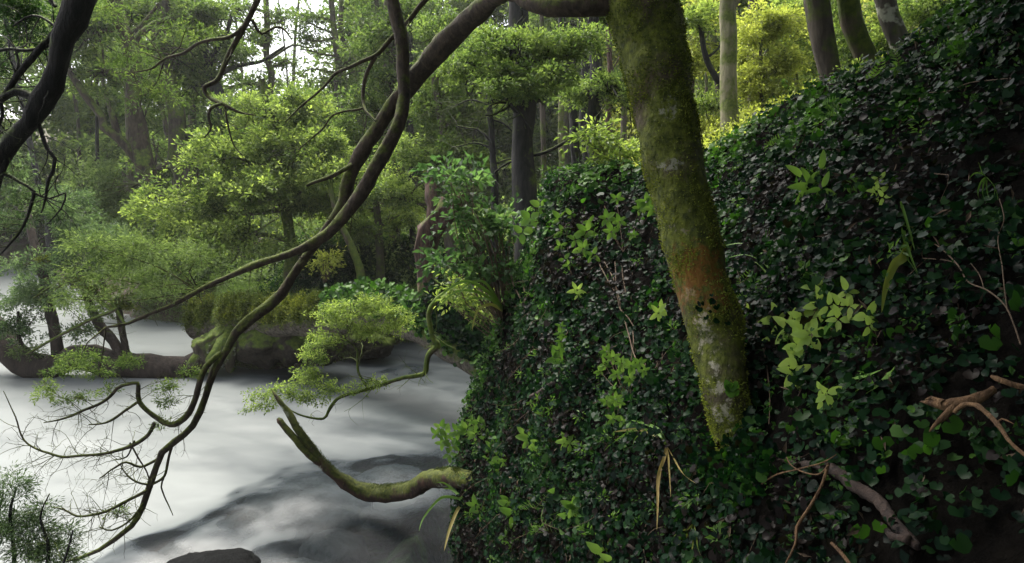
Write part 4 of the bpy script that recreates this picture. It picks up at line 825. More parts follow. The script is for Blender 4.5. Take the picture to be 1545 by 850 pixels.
for q, s_ in [([(88, 540, 18, 17), (84, 505, 16, 17), (76, 470, 16, 17.1), (70, 430, 14, 17.2), (58, 390, 13, 17.4), (48, 350, 12, 17.6), (40, 310, 8, 17.8)], 5), ([(190, 548, 18, 17), (172, 515, 15, 17), (150, 490, 14, 17.1), (135, 460, 13, 17.2), (125, 430, 10, 17.3), (110, 400, 8, 17.4)], 6), ([(193, 540, 10, 17), (186, 505, 10, 17), (182, 480, 10, 17), (176, 450, 8, 17.2)], 7), ([(75, 548, 8, 17), (45, 530, 6, 16.9), (30, 510, 6, 16.9), (27, 470, 4, 16.9)], 8)]:
    limb('stem', q, 'bark_river', sides=10, wander=(.04, 1.2), lump=.12, seed=s_ + 130, parent=FT, tw=3, twl=.8, twr=.015, lvl=1)
for q, s_ in [([(190, 490, 5, 16.6), (150, 430, 5, 16.6), (120, 415, 4, 16.6), (80, 440, 3, 16.6)], 1), ([(170, 470, 6, 16.5), (120, 432, 5, 16.5), (90, 425, 4, 16.5), (50, 450, 2, 16.5)], 2), ([(40, 535, 4, 16.5), (80, 512, 4, 16.4), (125, 490, 5, 16.4), (175, 465, 6, 16.5)], 3)]:
    limb('branch', q, 'bark_moss', sides=7, wander=(.04, 1.2), lump=.1, seed=s_ + 140, parent=FT, tw=8, twl=.7, twr=.012, lvl=1)
foliage('moss', FT, 'moss', [(140, 442, 45, 14), (185, 455, 30, 12), (120, 425, 22, 8), (65, 395, 10, 12)], 17, 310, lsz=.0028, wr=.5, dens=2.2)
foliage('foliage', FT, 'cool', [(60, 440, 60, 28), (25, 500, 40, 26), (110, 400, 45, 22), (20, 455, 40, 22), (170, 355, 45, 35), (115, 360, 40, 35), (95, 310, 36, 40), (40, 400, 30, 20), (125, 500, 25, 12)], 17, 311, lsz=.0045, wr=.4, dens=1.1, bark='bark')
foliage('foliage', FT, 'olive', [(190, 400, 45, 25, .3), (155, 470, 30, 14), (230, 445, 40, 18, .5), (40, 590 - 60, 26, 10, -.3)], 17, 312, lsz=.004, wr=.4, dens=1.1, bark='bark')

# ------------------------------------------------------------------ fern covered log bridging the inlet
FL = empty('fern_covered_log', at(735, 552, 12.6), 'fallen log bridging the inlet, small ferns on top, whitish bark at its right end', 'fallen tree')
lp = [(300, 490, 50, 18.0), (350, 484, 52, 17.6), (420, 486, 48, 17.0), (480, 482, 52, 16.4), (545, 472, 62, 15.6), (600, 478, 58, 15.0), (640, 495, 50, 14.4), (680, 522, 44, 13.8), (725, 552, 40, 13.2), (760, 580, 44, 12.8)]
pl, rl = limb('trunk', lp, 'bark_log', sides=20, wander=(.05, .7), lump=.16, seed=150, parent=FL)
rng = np.random.default_rng(151); n = 9000; i = rng.integers(0, len(pl), n); qx, qy, qz = proj(pl[i]); kk = rng.random(n) < np.where(qx > 700, .12, np.where(qx > 640, .75, 1)); i = i[kk]; n = len(i)
an = rng.uniform(-1.35, 1.5, n); q = pl[i] + rng.normal(0, .08, (n, 3)); rad = rl[i] * (1.05 + .25 * rng.random(n)); q[:, 2] += np.cos(an) * rad; q[:, 1] -= np.abs(np.sin(an)) * rad * .95; lx = qx[kk]
g = G(); k2 = lx > 500; q2 = q[k2] + np.array([0, 0, .05]); kidney(g, q2, np.stack([rng.normal(0, .4, len(q2)), -np.abs(rng.normal(.5, .3, len(q2))), rng.random(len(q2))], 1), .045 + .03 * rng.random(len(q2)), np.clip(.9 + rng.normal(0, .18, len(q2)), 0, 1), rng); g.build('fern_cover', M['fern'], FL)
g = G(); q3 = q[~k2]; sprays(g, q3, rng.normal(0, .5, q3.shape) + np.array([0, -.3, .5]), 6, .12, .055, .5 + .3 * fbm(q3 * 1.5, 2, 8), rng, .5, .8); g.build('moss', M['moss'], FL, smooth=False)
# more trailing small ferns where the log meets the bank
g = G(); n = 2600; u = rng.random(n); q = np.array([at(655 + 85 * a_ + rng.normal(0, 10), 455 + 60 * a_ + rng.normal(0, 18), 13.6 - .8 * a_) for a_ in u]); kidney(g, q, np.tile([0, -1, .5], (n, 1)) + rng.normal(0, .4, (n, 3)), np.full(n, .05), np.clip(.45 + rng.normal(0, .16, n), 0, 1), rng)
tag(g.build('trailing_ferns', M['fern']), 'dark trailing ferns hanging where the whitish log meets the bank', 'ground cover', kind='stuff')
# stump
ST = empty('broken_stump', at(645, 425, 14.6), 'reddish rotten stump with a splintered broken top, behind the fern covered log', 'stump')
limb('trunk', [(645, 440, 38, 14.6), (644, 410, 32, 14.6), (642, 380, 30, 14.6), (648, 352, 34, 14.5), (664, 330, 36, 14.4), (680, 310, 30, 14.3), (692, 298, 20, 14.2), (697, 292, 6, 14.2)], 'wood_red', sides=24, wander=(.06, 2), lump=.6, seed=160, parent=ST)
limb('branch', [(655, 350, 22, 14.6), (654, 320, 20, 14.6), (652, 295, 20, 14.7), (650, 272, 18, 14.8), (652, 255, 12, 14.8)], 'wood_red', sides=12, wander=(.03, 1.5), lump=.25, seed=161, parent=ST)

# ------------------------------------------------------------------ bent mossy limb reaching over the water
BL = empty('bent_mossy_limb', bank(692, 723), 'bare bent mossy limb with jagged tip reaching low over the water', 'fallen branch')
M['bark_bent'] = bark_mat('bark_bent_limb', (.012, .009, .008), (.075, .04, .028), moss=.5, lichen=.35, scale=9, mossc=((.02, .03, .005), (.075, .085, .012)), bump=.8)
limb('trunk', [(a, b, w_ * .84, d_) for a, b, w_, d_ in [(720, 728, 34, 7.8), (692, 722, 34, 7.9), (662, 722, 34, 8.3), (645, 726, 34, 8.6), (620, 739, 30, 9.0), (592, 745, 28, 9.3), (556, 743, 30, 9.5), (532, 735, 25, 9.5), (510, 720, 20, 9.45), (486, 699, 17, 9.4), (465, 668, 15, 9.35), (447, 643, 13, 9.3), (433, 621, 11, 9.3), (420, 603, 8, 9.3), (410, 588, 1.5, 9.3)]], 'bark_bent', sides=20, wander=(.03, 3), lump=.28, seed=170, parent=BL)
limb('branch', [(490, 702, 13, 9.4), (465, 685, 11, 9.3), (443, 660, 10, 9.25), (430, 646, 10, 9.25), (422, 635, 9, 9.25), (419, 631, 5, 9.25)], 'bark_bent', sides=12, wander=(.01, 2), lump=.2, seed=171, parent=BL)
g = G(); rng = np.random.default_rng(172); P_, R_ = pxpath([(692, 722, 27, 7.9), (662, 722, 27, 8.3), (620, 739, 23, 9.0), (556, 743, 23, 9.5), (510, 720, 16, 9.45), (465, 668, 12, 9.35), (447, 643, 10, 9.3)]); pp, rr = spline(P_, R_, .02)
i = rng.integers(0, len(pp), 9000); an = rng.normal(0, .7, 9000); q = pp[i] + rng.normal(0, .01, (9000, 3)); q[:, 2] += np.cos(an) * rr[i] * 1.02; q[:, 1] -= np.sin(an) * rr[i] * 1.02
leafq(g, q, rng.normal(0, .8, (9000, 3)) + np.array([0, -.1, .4]), .018, .009, np.clip(.28 + rng.normal(0, .22, 9000), 0, 1), rng=rng, tilt=1); g.build('moss', M['moss'], BL, smooth=False)

# ------------------------------------------------------------------ fine leaved lime bough hanging before the log
LBh = empty('lime_leaved_bough', at(700, 430, 9.4), 'crooked bough with tiny lime green leaves hanging before the fern covered log', 'branch')
limb('stem', [(760, 470, 9, 8.6), (700, 440, 8, 9.2), (665, 448, 8, 9.5), (648, 474, 8, 9.6), (652, 509, 8, 9.6), (659, 522, 12, 9.6), (647, 536, 8, 9.6), (641, 562, 8, 9.6), (625, 567, 7, 9.6), (606, 571, 6, 9.6), (556, 587, 6, 9.6), (514, 599, 5, 9.6), (497, 616, 5, 9.6), (488, 631, 4, 9.6), (461, 628, 3, 9.6), (436, 618, 1.5, 9.6)], 'bark_moss', sides=10, wander=(.01, 4), lump=.2, seed=180, parent=LBh, tw=14, twl=.5, twr=.007, lvl=1)
limb('branch', [(556, 587, 4, 9.6), (542, 564, 4, 9.65), (540, 545, 3.4, 9.7), (538, 527, 3.2, 9.7), (514, 506, 2.6, 9.7), (500, 490, 2, 9.8)], 'bark', sides=7, wander=(.01, 4), lump=.1, seed=181, parent=LBh, tw=16, twl=.5, twr=.006, lvl=1)
foliage('foliage', LBh, 'lime', [(535, 458, 45, 14), (580, 470, 40, 16), (505, 480, 38, 18), (555, 495, 45, 20), (495, 515, 32, 18), (475, 540, 26, 16), (600, 492, 28, 14), (465, 562, 26, 12), (540, 470, 50, 18)], 9.7, 320, lsz=.0038, wr=.5, dens=.85, bark='bark', spr=.9)
foliage('foliage', LBh, 'lime', [(430, 592, 40, 12), (395, 600, 30, 10), (460, 580, 30, 10), (500, 590, 45, 9), (550, 580, 36, 8), (455, 605, 40, 10), (390, 615, 22, 8)], 9.6, 321, lsz=.0036, wr=.5, dens=.8, bark='bark', spr=.9)

# ------------------------------------------------------------------ feathery bush at the lower left corner
BB = empty('feathery_bush', at(30, 900, 4.6), 'feathery bluish green bush in the lower left corner, in front of the water', 'bush')
for i, q in enumerate([[(30, 930, 8, 4.6), (22, 850, 6, 4.6), (15, 780, 5, 4.6), (25, 735, 2, 4.6)], [(50, 940, 7, 4.5), (70, 840, 5, 4.5), (60, 780, 3, 4.5), (75, 745, 1.5, 4.5)], [(60, 930, 6, 4.4), (95, 850, 4, 4.4), (110, 800, 2, 4.4)], [(-10, 900, 6, 4.7), (-5, 800, 4, 4.7), (5, 740, 2, 4.7)]]):
    limb('stem', q, 'bark_dark', sides=6, wander=(.01, 4), lump=0, seed=190 + i, parent=BB, tw=8, twl=.22, twr=.003, lvl=1)
foliage('foliage', BB, 'cool', [(15, 745, 16, 26), (5, 800, 22, 34), (30, 790, 14, 24), (60, 800, 18, 26), (45, 835, 30, 24), (85, 830, 22, 20), (105, 800, 10, 12), (65, 770, 9, 14), (100, 850, 18, 10)], 4.6, 330, lsz=.0065, wr=.2, dens=1.3, spr=.45, bark='bark_dark')

# ------------------------------------------------------------------ single plants growing on the bank
PR = np.random.default_rng(500)
def bpt(px, py, off=.09): return bank(px, py, off)
def whorl(g, c, D, spx, n, rnd, a0=0, tilt=.35, wr=.5, wav=.06, lens=None, prof=OV, bend=.7):
    """A rosette of n leaves, each spx photo pixels long, around point c."""
    for k in range(n):
        a = a0 + 2 * math.pi * k / n + PR.normal(0, .18); L = spx / F * D * (lens[k] if lens else .8 + .35 * PR.random())
        d = RGT * math.cos(a) + np.array([0, 0, 1.0]) * math.sin(a) + np.array([0, -tilt, 0]); up = np.array([0, -1, .25]) + PR.normal(0, .15, 3)
        blade(g, c + d * L * .08, d, up, L, L * wr, n=7, bend=bend, prof=prof, wav=wav, r=np.clip(rnd + PR.normal(0, .12), 0, 1), seed=k)
def seedling(name, label, whorls, root, mat, rnd=.5, wr=.5, cat='seedling', group='seedlings on the fern bank', off=.19, stemw=.0022, bend=.7, wav=.06, prof=OV):
    D = float(depth_at(*root)); r0 = bpt(*root, .0); t = empty(name, r0, label, cat, group); lg = G(); sg = G()
    for (px, py, spx, n, *a) in whorls:
        c = bpt(px, py, off + .03 * PR.random()); whorl(lg, c, D, spx, n, rnd, a[0] if a else PR.random() * 6, wr=wr, bend=bend, wav=wav, prof=prof)
        tube(sg, [r0, (r0 + c) / 2 + np.array([0, -.02, -.01]), c], [stemw, stemw * .8, stemw * .6], sides=5, step=.03, lump=0)
    sg.build('stem', M['stem'], t); lg.build('leaves', M[mat], t); return t
seedling('seedling', 'largest pale lime seedling, wavy leaves in stacked tufts right of the mossy tree', [(1190, 495, 30, 5), (1212, 478, 27, 5), (1205, 522, 28, 5), (1230, 435, 25, 4, 1.4), (1236, 458, 25, 4, 3.3), (1172, 480, 26, 4), (1197, 560, 24, 5), (1222, 505, 27, 5), (1195, 540, 22, 4), (1212, 500, 28, 4), (1165, 510, 20, 3)], (1180, 545), 'pale_seedling', .5, .46)
seedling('seedling', 'pale lime seedling tuft just right of and above the largest one', [(1266, 462, 24, 4, .6), (1277, 440, 21, 4, .3), (1264, 482, 22, 4), (1250, 462, 20, 3), (1282, 462, 18, 3)], (1240, 520), 'pale_seedling', .5, .42)
seedling('seedling', 'small pale lime seedling with two broad leaves right of the lime tufts', [(1308, 475, 20, 3, 1.2), (1311, 492, 18, 3)], (1325, 515), 'pale_seedling', .35, .6)
seedling('seedling', 'small pale lime seedling with five leaves below the largest lime seedling', [(1246, 594, 20, 4), (1238, 588, 13, 3), (1240, 604, 13, 2)], (1240, 640), 'pale_seedling', .42, .5)
seedling('seedling', 'bright green upright seedling with long pointed leaves high on the bank', [(1222, 280, 34, 6), (1238, 258, 34, 3, 1.5), (1212, 268, 34, 3, 2.5), (1240, 285, 24, 3)], (1230, 305), 'seedling', .65, .34, wav=0)
seedling('seedling', 'small lime seedling on the upper bank, below the bank top trunks', [(1326, 272, 15, 4), (1322, 290, 17, 5), (1332, 298, 12, 3)], (1325, 310), 'pale_seedling', .3, .45)
seedling('seedling', 'tiny lime seedling beside the lower right edge of the mossy trunk', [(1128, 468, 12, 5)], (1125, 480), 'pale_seedling', .4, .4)
seedling('seedling', 'two paired round leaves on a thin stalk at the left shoulder of the bank', [(815, 312, 20, 3), (800, 330, 18, 4), (788, 352, 18, 3), (805, 350, 12, 2)], (800, 400), 'seedling', .55, .62, off=.3)
seedling('climbing_sprig', 'light green climbing sprig with paired leaves on the upper left bank', [(845, 330, 16, 4), (850, 350, 16, 4), (845, 372, 14, 4), (862, 325, 14, 3), (868, 362, 16, 4), (885, 350, 18, 5), (880, 375, 16, 5), (895, 385, 12, 4), (890, 335, 13, 3), (852, 392, 12, 3), (858, 400, 10, 4)], (870, 430), 'seedling', .55, .5, cat='sprig')
seedling('climbing_sprig', 'light green sprig above the left edge of the mossy trunk, upper bank', [(915, 330, 16, 6), (922, 350, 14, 5), (935, 335, 14, 5), (975, 305, 16, 7), (965, 315, 12, 5), (985, 315, 14, 5), (955, 355, 10, 5), (930, 300, 12, 5)], (940, 380), 'seedling', .6, .5, cat='sprig')
seedling('seedling', 'small four leaved green seedling alone in the middle left of the bank', [(871, 438, 14, 5), (872, 445, 10, 4)], (872, 465), 'pale_seedling', .2, .4)
seedling('seedling', 'small yellowish green seedling close left of the mossy trunk', [(993, 472, 15, 5), (996, 465, 12, 3)], (995, 485), 'pale_seedling', .25, .45)
seedling('seedling', 'tall dark leaved sprig standing mid bank, its lowest leaves longest', [(846, 492, 9, 5), (845, 503, 10, 5), (847, 515, 11, 5), (844, 528, 15, 5), (838, 540, 18, 5), (852, 545, 19, 5), (860, 552, 14, 4)], (848, 580), 'seedling', .42, .42)
seedling('seedling', 'bright many leaved sprig sprawling across the middle of the bank', [(915, 530, 12, 6), (925, 540, 12, 6), (912, 550, 12, 6), (938, 548, 13, 7), (952, 552, 12, 6), (965, 548, 12, 6), (930, 565, 12, 6), (950, 572, 11, 6), (972, 560, 9, 5), (905, 560, 10, 5)], (945, 600), 'seedling', .6, .5)
seedling('seedling', 'low bright sprig directly below the bright many leaved sprig', [(915, 605, 11, 6), (928, 602, 11, 6), (935, 608, 9, 5), (925, 632, 12, 5), (938, 636, 9, 5)], (925, 645), 'seedling', .62, .5)
seedling('seedling', 'little light green seedling with four leaves left of the arching grass tuft', [(855, 664, 17, 5), (860, 670, 12, 3)], (857, 690), 'seedling', .75, .45)
seedling('seedling', 'compact green rosette above the bottom middle of the bank', [(865, 765, 19, 7), (866, 760, 12, 4)], (872, 800), 'seedling', .62, .5)
seedling('seedling', 'yellow green broad leaved seedling at the bottom edge of the bank', [(915, 835, 30, 5), (912, 815, 20, 4), (925, 845, 24, 3)], (925, 800), 'seedling', .85, .45)
seedling('seedling', 'dark paired leaf seedling at the lower left of the bank', [(770, 762, 20, 4), (775, 775, 20, 4), (768, 755, 14, 3)], (772, 800), 'seedling', .4, .5)
seedling('seedling', 'small upright seedling between the lower left paired leaf seedling and the water', [(718, 762, 16, 5), (726, 772, 14, 4)], (722, 790), 'seedling', .42, .45)
seedling('seedling', 'tiny green seedling near the bottom left of the bank', [(765, 808, 12, 4), (768, 820, 11, 3)], (768, 832), 'seedling', .45, .5)
seedling('overhanging_sprig', 'light green leafy sprig reaching out over the water at the bank edge', [(665, 645, 15, 5), (676, 655, 15, 5), (668, 668, 13, 5), (682, 672, 14, 4), (678, 685, 13, 4), (690, 650, 13, 5), (658, 655, 12, 4)], (705, 700), 'seedling', .6, .5, off=.2, cat='sprig', group='leafy sprigs at the bank edge')
seedling('overhanging_sprig', 'dense light green sprig along the bank edge right of the overhanging one', [(705, 648, 16, 6), (718, 655, 16, 6), (732, 642, 14, 6), (738, 662, 15, 6), (722, 638, 13, 5), (745, 675, 14, 6), (755, 688, 14, 6), (765, 695, 13, 6), (740, 690, 13, 5), (752, 702, 14, 5), (712, 635, 12, 5)], (745, 710), 'seedling', .6, .42, off=.2, cat='sprig', group='leafy sprigs at the bank edge')
seedling('overhanging_sprig', 'broad leaved light green sprig right of the dense bank edge sprig', [(800, 662, 20, 5), (792, 655, 14, 4), (815, 668, 16, 5), (812, 680, 14, 3)], (790, 700), 'seedling', .72, .5, cat='sprig', group='leafy sprigs at the bank edge')
seedling('overhanging_sprig', 'feathery yellow green sprig above the broad leaved bank edge sprig', [(815, 625, 9, 7), (808, 615, 9, 7), (822, 612, 9, 7), (830, 620, 9, 6), (825, 605, 8, 6), (800, 608, 8, 6), (812, 600, 8, 6)], (815, 645), 'seedling', .55, .3, cat='sprig', group='leafy sprigs at the bank edge')
# leaves bigger than their neighbours among the kidney ferns
BIG = np.random.default_rng(511)
for (px, py, s_, r_) in [(1330, 668, 16, .8), (1380, 682, 13, .85), (1408, 664, 15, .8), (1266, 660, 15, .95), (1437, 640, 17, .8), (1397, 677, 11, .95), (1440, 480, 18, .75), (1452, 502, 16, .7), (1528, 455, 20, .75), (1495, 500, 17, .85), (1495, 515, 17, .8), (1405, 340, 17, .85), (1405, 352, 14, .8), (1350, 500, 14, .8), (1439, 494, 7, .95), (1330, 708, 10, .9), (1300, 800, 16, .85), (1328, 795, 12, .92), (1115, 760, 16, .85), (1245, 500, 12, .75), (1383, 490, 15, .8), (1192, 645, 9, .9), (1340, 415, 11, .85), (1536, 365, 10, .9), (1195, 605, 14, .7), (1523, 720, 17, .7), (1445, 820, 18, .65), (985, 460, 9, .85)]:
    D = float(depth_at(px, py)); g = G(); c = bpt(px, py, .13)
    kidney(g, c[None], np.array([[BIG.normal(0, .25), -1, .25 + BIG.normal(0, .2)]]), np.array([s_ / F * D * .85]), np.array([r_]), BIG)
    o = g.build('kidney_leaf', M['fern'], origin=c); tag(o, 'single brighter kidney shaped leaf standing out of the dark fern cover', 'leaf', 'brighter kidney leaves on the bank')

# fern fronds with lobes
def frond(name, label, p0, p1, wpx, mat, lobes=6, rnd=.6, lobew=.42, off=.2, fold=.1, group=None, cat='fern', arch=0.12):
    D = float(depth_at(*p0)); a = bpt(*p0, off * .4); b = bpt(*p1, off); root = bank(p0[0], p0[1], 0); t = empty(name, root, label, cat, group)
    ax = b - a; L = np.linalg.norm(ax); d = ax / L; sv = unit(np.cross(d, np.array([0, -1, .2]))); up = unit(np.cross(sv, d)); 
    if up[1] > 0: up = -up; sv = -sv
    sg = G(); lg = G(); mid_ = (a + b) / 2 + up * L * arch; tube(sg, [root, a, mid_, b], [.002, .002, .0016, .0008], sides=5, step=.02, lump=0); sg.build('stalk', M['stem'], t)
    pts, _ = spline(np.array([a, mid_, b]), np.ones(3), L / 30)
    for k in range(lobes):
        u = (k + .6) / (lobes + .3); q = pts[min(int(u * len(pts)), len(pts) - 1)]; W = wpx / F * D * .5 * math.sin(math.pi * (u * .8 + .15)) ** .6
        for s_ in (-1, 1):
            blade(lg, q, sv * s_ + d * .75, up, W * 1.1, W * lobew, n=5, bend=.35, prof=OV, r=np.clip(rnd + PR.normal(0, .08), 0, 1), fold=fold)
    blade(lg, pts[-2], d, up, L * .18, L * .07, n=4, prof=OV, r=rnd); blade(lg, a, d, up, L * 1.0, wpx / F * D * (.16 if lobew > .3 else .03), n=10, bend=.1, r=rnd, fold=.1)
    lg.build('blade', M[mat], t); return t
frond('hound_fern', 'glossy bright lobed fern frond on the bank, lower right of the lime seedlings', (1280, 572), (1338, 562), 52, 'seedling', 5, .6, .62)
frond('hound_fern', 'dark green lobed frond hanging beside the small pale two leaved seedling', (1318, 480), (1312, 530), 30, 'fern', 5, .9, .5)
for q in [((815, 745), (785, 765), 20), ((820, 770), (845, 800), 22), ((800, 785), (845, 778), 18), ((800, 760), (830, 742), 18), ((815, 790), (800, 812), 20), ((790, 745), (775, 735), 14), ((1085, 410), (1120, 440), 24), ((1115, 430), (1135, 405), 22), ((1110, 450), (1140, 428), 20)]:
    lower = q[0][0] < 1000
    frond('feathery_fern', 'fine feathery fern frond low on the left bank near the water' if lower else 'fine feathery fern frond close to the right edge of the mossy trunk', *q, 'seedling', 10, .45, .2, group='feathery fronds low on the left bank' if lower else 'feathery fronds beside the mossy trunk')
for q in [((1310, 120), (1330, 92), 24), ((1358, 105), (1345, 78), 20), ((1400, 92), (1432, 62), 24), ((1240, 165), (1262, 150), 22), ((1160, 225), (1180, 205), 22), ((1460, 70), (1478, 40), 26), ((1100, 268), (1128, 245), 24), ((1500, 60), (1530, 50), 24)]:
    frond('crest_fern', 'narrow bright fern frond sticking up from the crest of the bank', *q, 'seedling', 8, .6, .28, off=.1, group='fern fronds along the bank crest')

# grass tufts and single blades
def grass(name, label, root, blades, cat='grass tuft', group=None, off=.18, mat='grass'):
    D = float(depth_at(*root)); r0 = bpt(*root, .03); t = empty(name, r0, label, cat, group)
    for (pts, wpx, rn) in blades:
        g = G(); q = [bpt(root[0], root[1], .04)] + [bpt(a, b, off + .04 * k) for k, (a, b) in enumerate(pts)]
        P, _ = spline(np.array(q), np.ones(len(q)), .012); n = len(P); T = unit(np.gradient(P, axis=0)); S = unit(np.cross(T, np.array([0, -1, .3]))); tt = np.linspace(0, 1, n)
        w_ = (wpx / F * D * .5 * np.minimum(1, .5 + tt * 3) * (1 - tt ** 3) + .0003)[:, None]; U = np.cross(S, T)
        V = np.stack([P + S * w_ + U * w_ * .4, P, P - S * w_ + U * w_ * .4], 1).reshape(-1, 3); i = np.arange(n - 1) * 3
        g.add(V, np.concatenate([np.stack([i, i + 1, i + 4, i + 3], 1), np.stack([i + 1, i + 2, i + 5, i + 4], 1)]), rn); g.build('blade', M[mat], t)
    return t
grass('grass_tuft', 'drooping grass tuft with long pale dead blades hanging at the lower middle of the bank', (1005, 672), [([(985, 655), (960, 648), (925, 652)], 5, .2), ([(985, 652), (955, 650), (925, 668), (912, 680)], 5, .8), ([(995, 650), (975, 640), (952, 634)], 5, .75), ([(998, 660), (980, 648), (960, 660), (955, 672)], 4, .7), ([(1002, 690), (993, 720), (992, 760), (991, 800)], 5, .05), ([(1008, 690), (1010, 720), (1012, 750)], 3, .1), ([(1000, 695), (996, 715), (994, 740)], 3, .08), ([(1015, 690), (1030, 715), (1050, 730)], 3, .1)])
grass('grass_tuft', 'arching green grass blades right of the mossy trunk at mid height', (1165, 425), [([(1150, 385), (1120, 368), (1088, 372)], 4, .75), ([(1155, 400), (1125, 385), (1095, 390)], 3, .8), ([(1162, 390), (1160, 360), (1161, 345)], 4, .85), ([(1150, 405), (1135, 395), (1125, 408)], 3, .6)])
grass('broad_grass_blade', 'broad drooping grass blade turning yellow, hanging on the right of the bank', (1372, 330), [([(1362, 350), (1372, 385), (1384, 412)], 8, .85), ([(1360, 312), (1359, 308), (1370, 345), (1380, 378)], 6, .8), ([(1365, 382), (1348, 400), (1335, 435), (1330, 472)], 14, .42), ([(1368, 384), (1375, 400), (1385, 415)], 5, .7)], cat='grass blade')
grass('grass_tuft', 'fine bright grass tuft drooping high on the right of the bank', (1488, 268), [([(1480, 275), (1475, 290), (1477, 300)], 3, .85), ([(1488, 282), (1490, 295), (1494, 302)], 3, .9), ([(1495, 275), (1503, 290), (1506, 303)], 3, .8), ([(1480, 262), (1470, 262), (1462, 270)], 3, .8), ([(1492, 272), (1500, 282), (1500, 296)], 3, .95), ([(1484, 276), (1482, 290), (1485, 301)], 3, .85), ([(1482, 262), (1478, 250), (1476, 245)], 2, .9)])
grass('grass_tuft', 'long thin grass blades trailing over the water at the foot of the bank', (700, 760), [([(690, 752), (665, 752), (640, 780), (632, 802)], 4, .8), ([(690, 745), (672, 730), (658, 728)], 4, .75), ([(690, 770), (678, 800), (670, 832)], 5, .15), ([(696, 750), (680, 738), (668, 738)], 4, .7)], off=.15)
grass('grass_tuft', 'grey green flax like blades arching beside the whitish log', (760, 470), [([(735, 440), (700, 425), (660, 450), (645, 470)], 5, .7), ([(730, 445), (690, 440), (655, 470)], 4, .75), ([(735, 430), (715, 425), (695, 440), (680, 465)], 4, .65), ([(745, 455), (720, 450), (695, 455)], 4, .7), ([(740, 460), (720, 470), (712, 500)], 5, .3)], off=.6)
grass('grass_tuft', 'greyish dry grass fan near the bottom centre right of the bank', (1045, 790), [([(1040, 805), (1025, 820), (1018, 830)], 3, .3), ([(1042, 800), (1030, 812), (1022, 818)], 3, .5), ([(1046, 810), (1044, 830), (1045, 850)], 3, .4), ([(1050, 805), (1052, 825), (1058, 840)], 3, .5), ([(1038, 798), (1026, 802), (1016, 810)], 3, .45)])

# dead wood lying on the bank
def deadwood(name, label, segs, mat, cat='dead branch', off=.13, parts=('stem', 'branch'), lump=.15, sides=12):
    r0 = bank(segs[0][0][0], segs[0][0][1], off); t = empty(name, r0, label, cat)
    for i, q in enumerate(segs):
        P = np.array([bank(a, b, off + (c[0] if c else 0)) for (a, b, w_, *c) in q]); R = np.array([w_ / F * float(depth_at(a, b)) / 2 * .72 for (a, b, w_, *c) in q])
        g = G(); tube(g, P, R, sides=sides, step=max(.012, R.max()), lump=lump, wander=(R.max() * .4, 8), seed=600 + i + int(q[0][0])); g.build(parts[0] if i == 0 else parts[1], M[mat], t)
    return t
deadwood('exposed_root', 'thick dark wet root sloping down right across the lower bank', [[(1178, 692, 10), (1205, 700, 14), (1235, 704, 18), (1262, 712, 24), (1290, 735, 25), (1320, 755, 24), (1345, 785, 23), (1365, 805, 26), (1385, 826, 16)], [(1330, 790, 8, .02), (1345, 808, 14, .02), (1372, 815, 18, .02)]], 'wood_wet', 'root', off=.08, lump=.3)
deadwood('dead_twig', 'pale brown forked twig hanging down from the thick dark root', [[(1250, 700, 6, .06), (1240, 730, 6, .06), (1222, 762, 6, .06), (1202, 795, 7, .05), (1200, 820, 5, .05), (1185, 852, 4, .05)], [(1250, 702, 3, .07), (1235, 716, 3, .07), (1210, 712, 3, .07), (1192, 700, 2, .07), (1185, 684, 1.5, .07)], [(1143, 736, 3, .06), (1170, 718, 3, .06), (1205, 708, 3, .06), (1240, 698, 3, .06), (1262, 686, 1.5, .06)]], 'wood', 'twig', lump=.05, sides=8)
deadwood('splintered_branch', 'orange brown splintered branch stub with a pale crooked twig at the right of the bank', [[(1500, 588, 14, .02), (1475, 600, 18, .05), (1445, 608, 20, .07), (1420, 612, 20, .08), (1402, 608, 12, .09), (1388, 606, 1.5, .1)], [(1440, 614, 12, .08), (1425, 628, 12, .09), (1412, 640, 8, .1), (1402, 652, 1.5, .1)], [(1425, 608, 12, .09), (1405, 600, 8, .1), (1396, 603, 1.5, .1)], [(1440, 622, 7, .08), (1452, 612, 9, .09), (1472, 612, 9, .1), (1492, 628, 8, .1), (1508, 645, 8, .1), (1525, 668, 7, .09), (1550, 690, 6, .08)], [(1500, 640, 4, .1), (1512, 632, 3, .1), (1530, 640, 1.5, .1)]], 'wood', off=.12, lump=.35)
deadwood('splintered_branch', 'short orange brown broken stub at the right edge above the splintered branch', [[(1497, 568, 7, .05), (1510, 574, 11, .05), (1528, 580, 11, .03), (1550, 586, 12, .0)]], 'wood', lump=.3)
deadwood('dead_twig', 'short pale stick at the bottom edge of the bank', [[(1255, 820, 6, .04), (1270, 835, 7, .04), (1285, 855, 7, .03)]], 'wood', 'twig')
deadwood('dead_branch', 'brown mossy dead stick lying slantwise left of the trunk, mid bank', [[(800, 600, 8), (825, 585, 12), (850, 570, 12), (878, 545, 10), (885, 525, 4)]], 'wood_wet', lump=.2)
deadwood('dead_branch', 'broken stub sticking out of the foot of the bank at the bottom edge', [[(960, 830, 7), (930, 815, 8), (905, 806, 5)]], 'wood_wet')
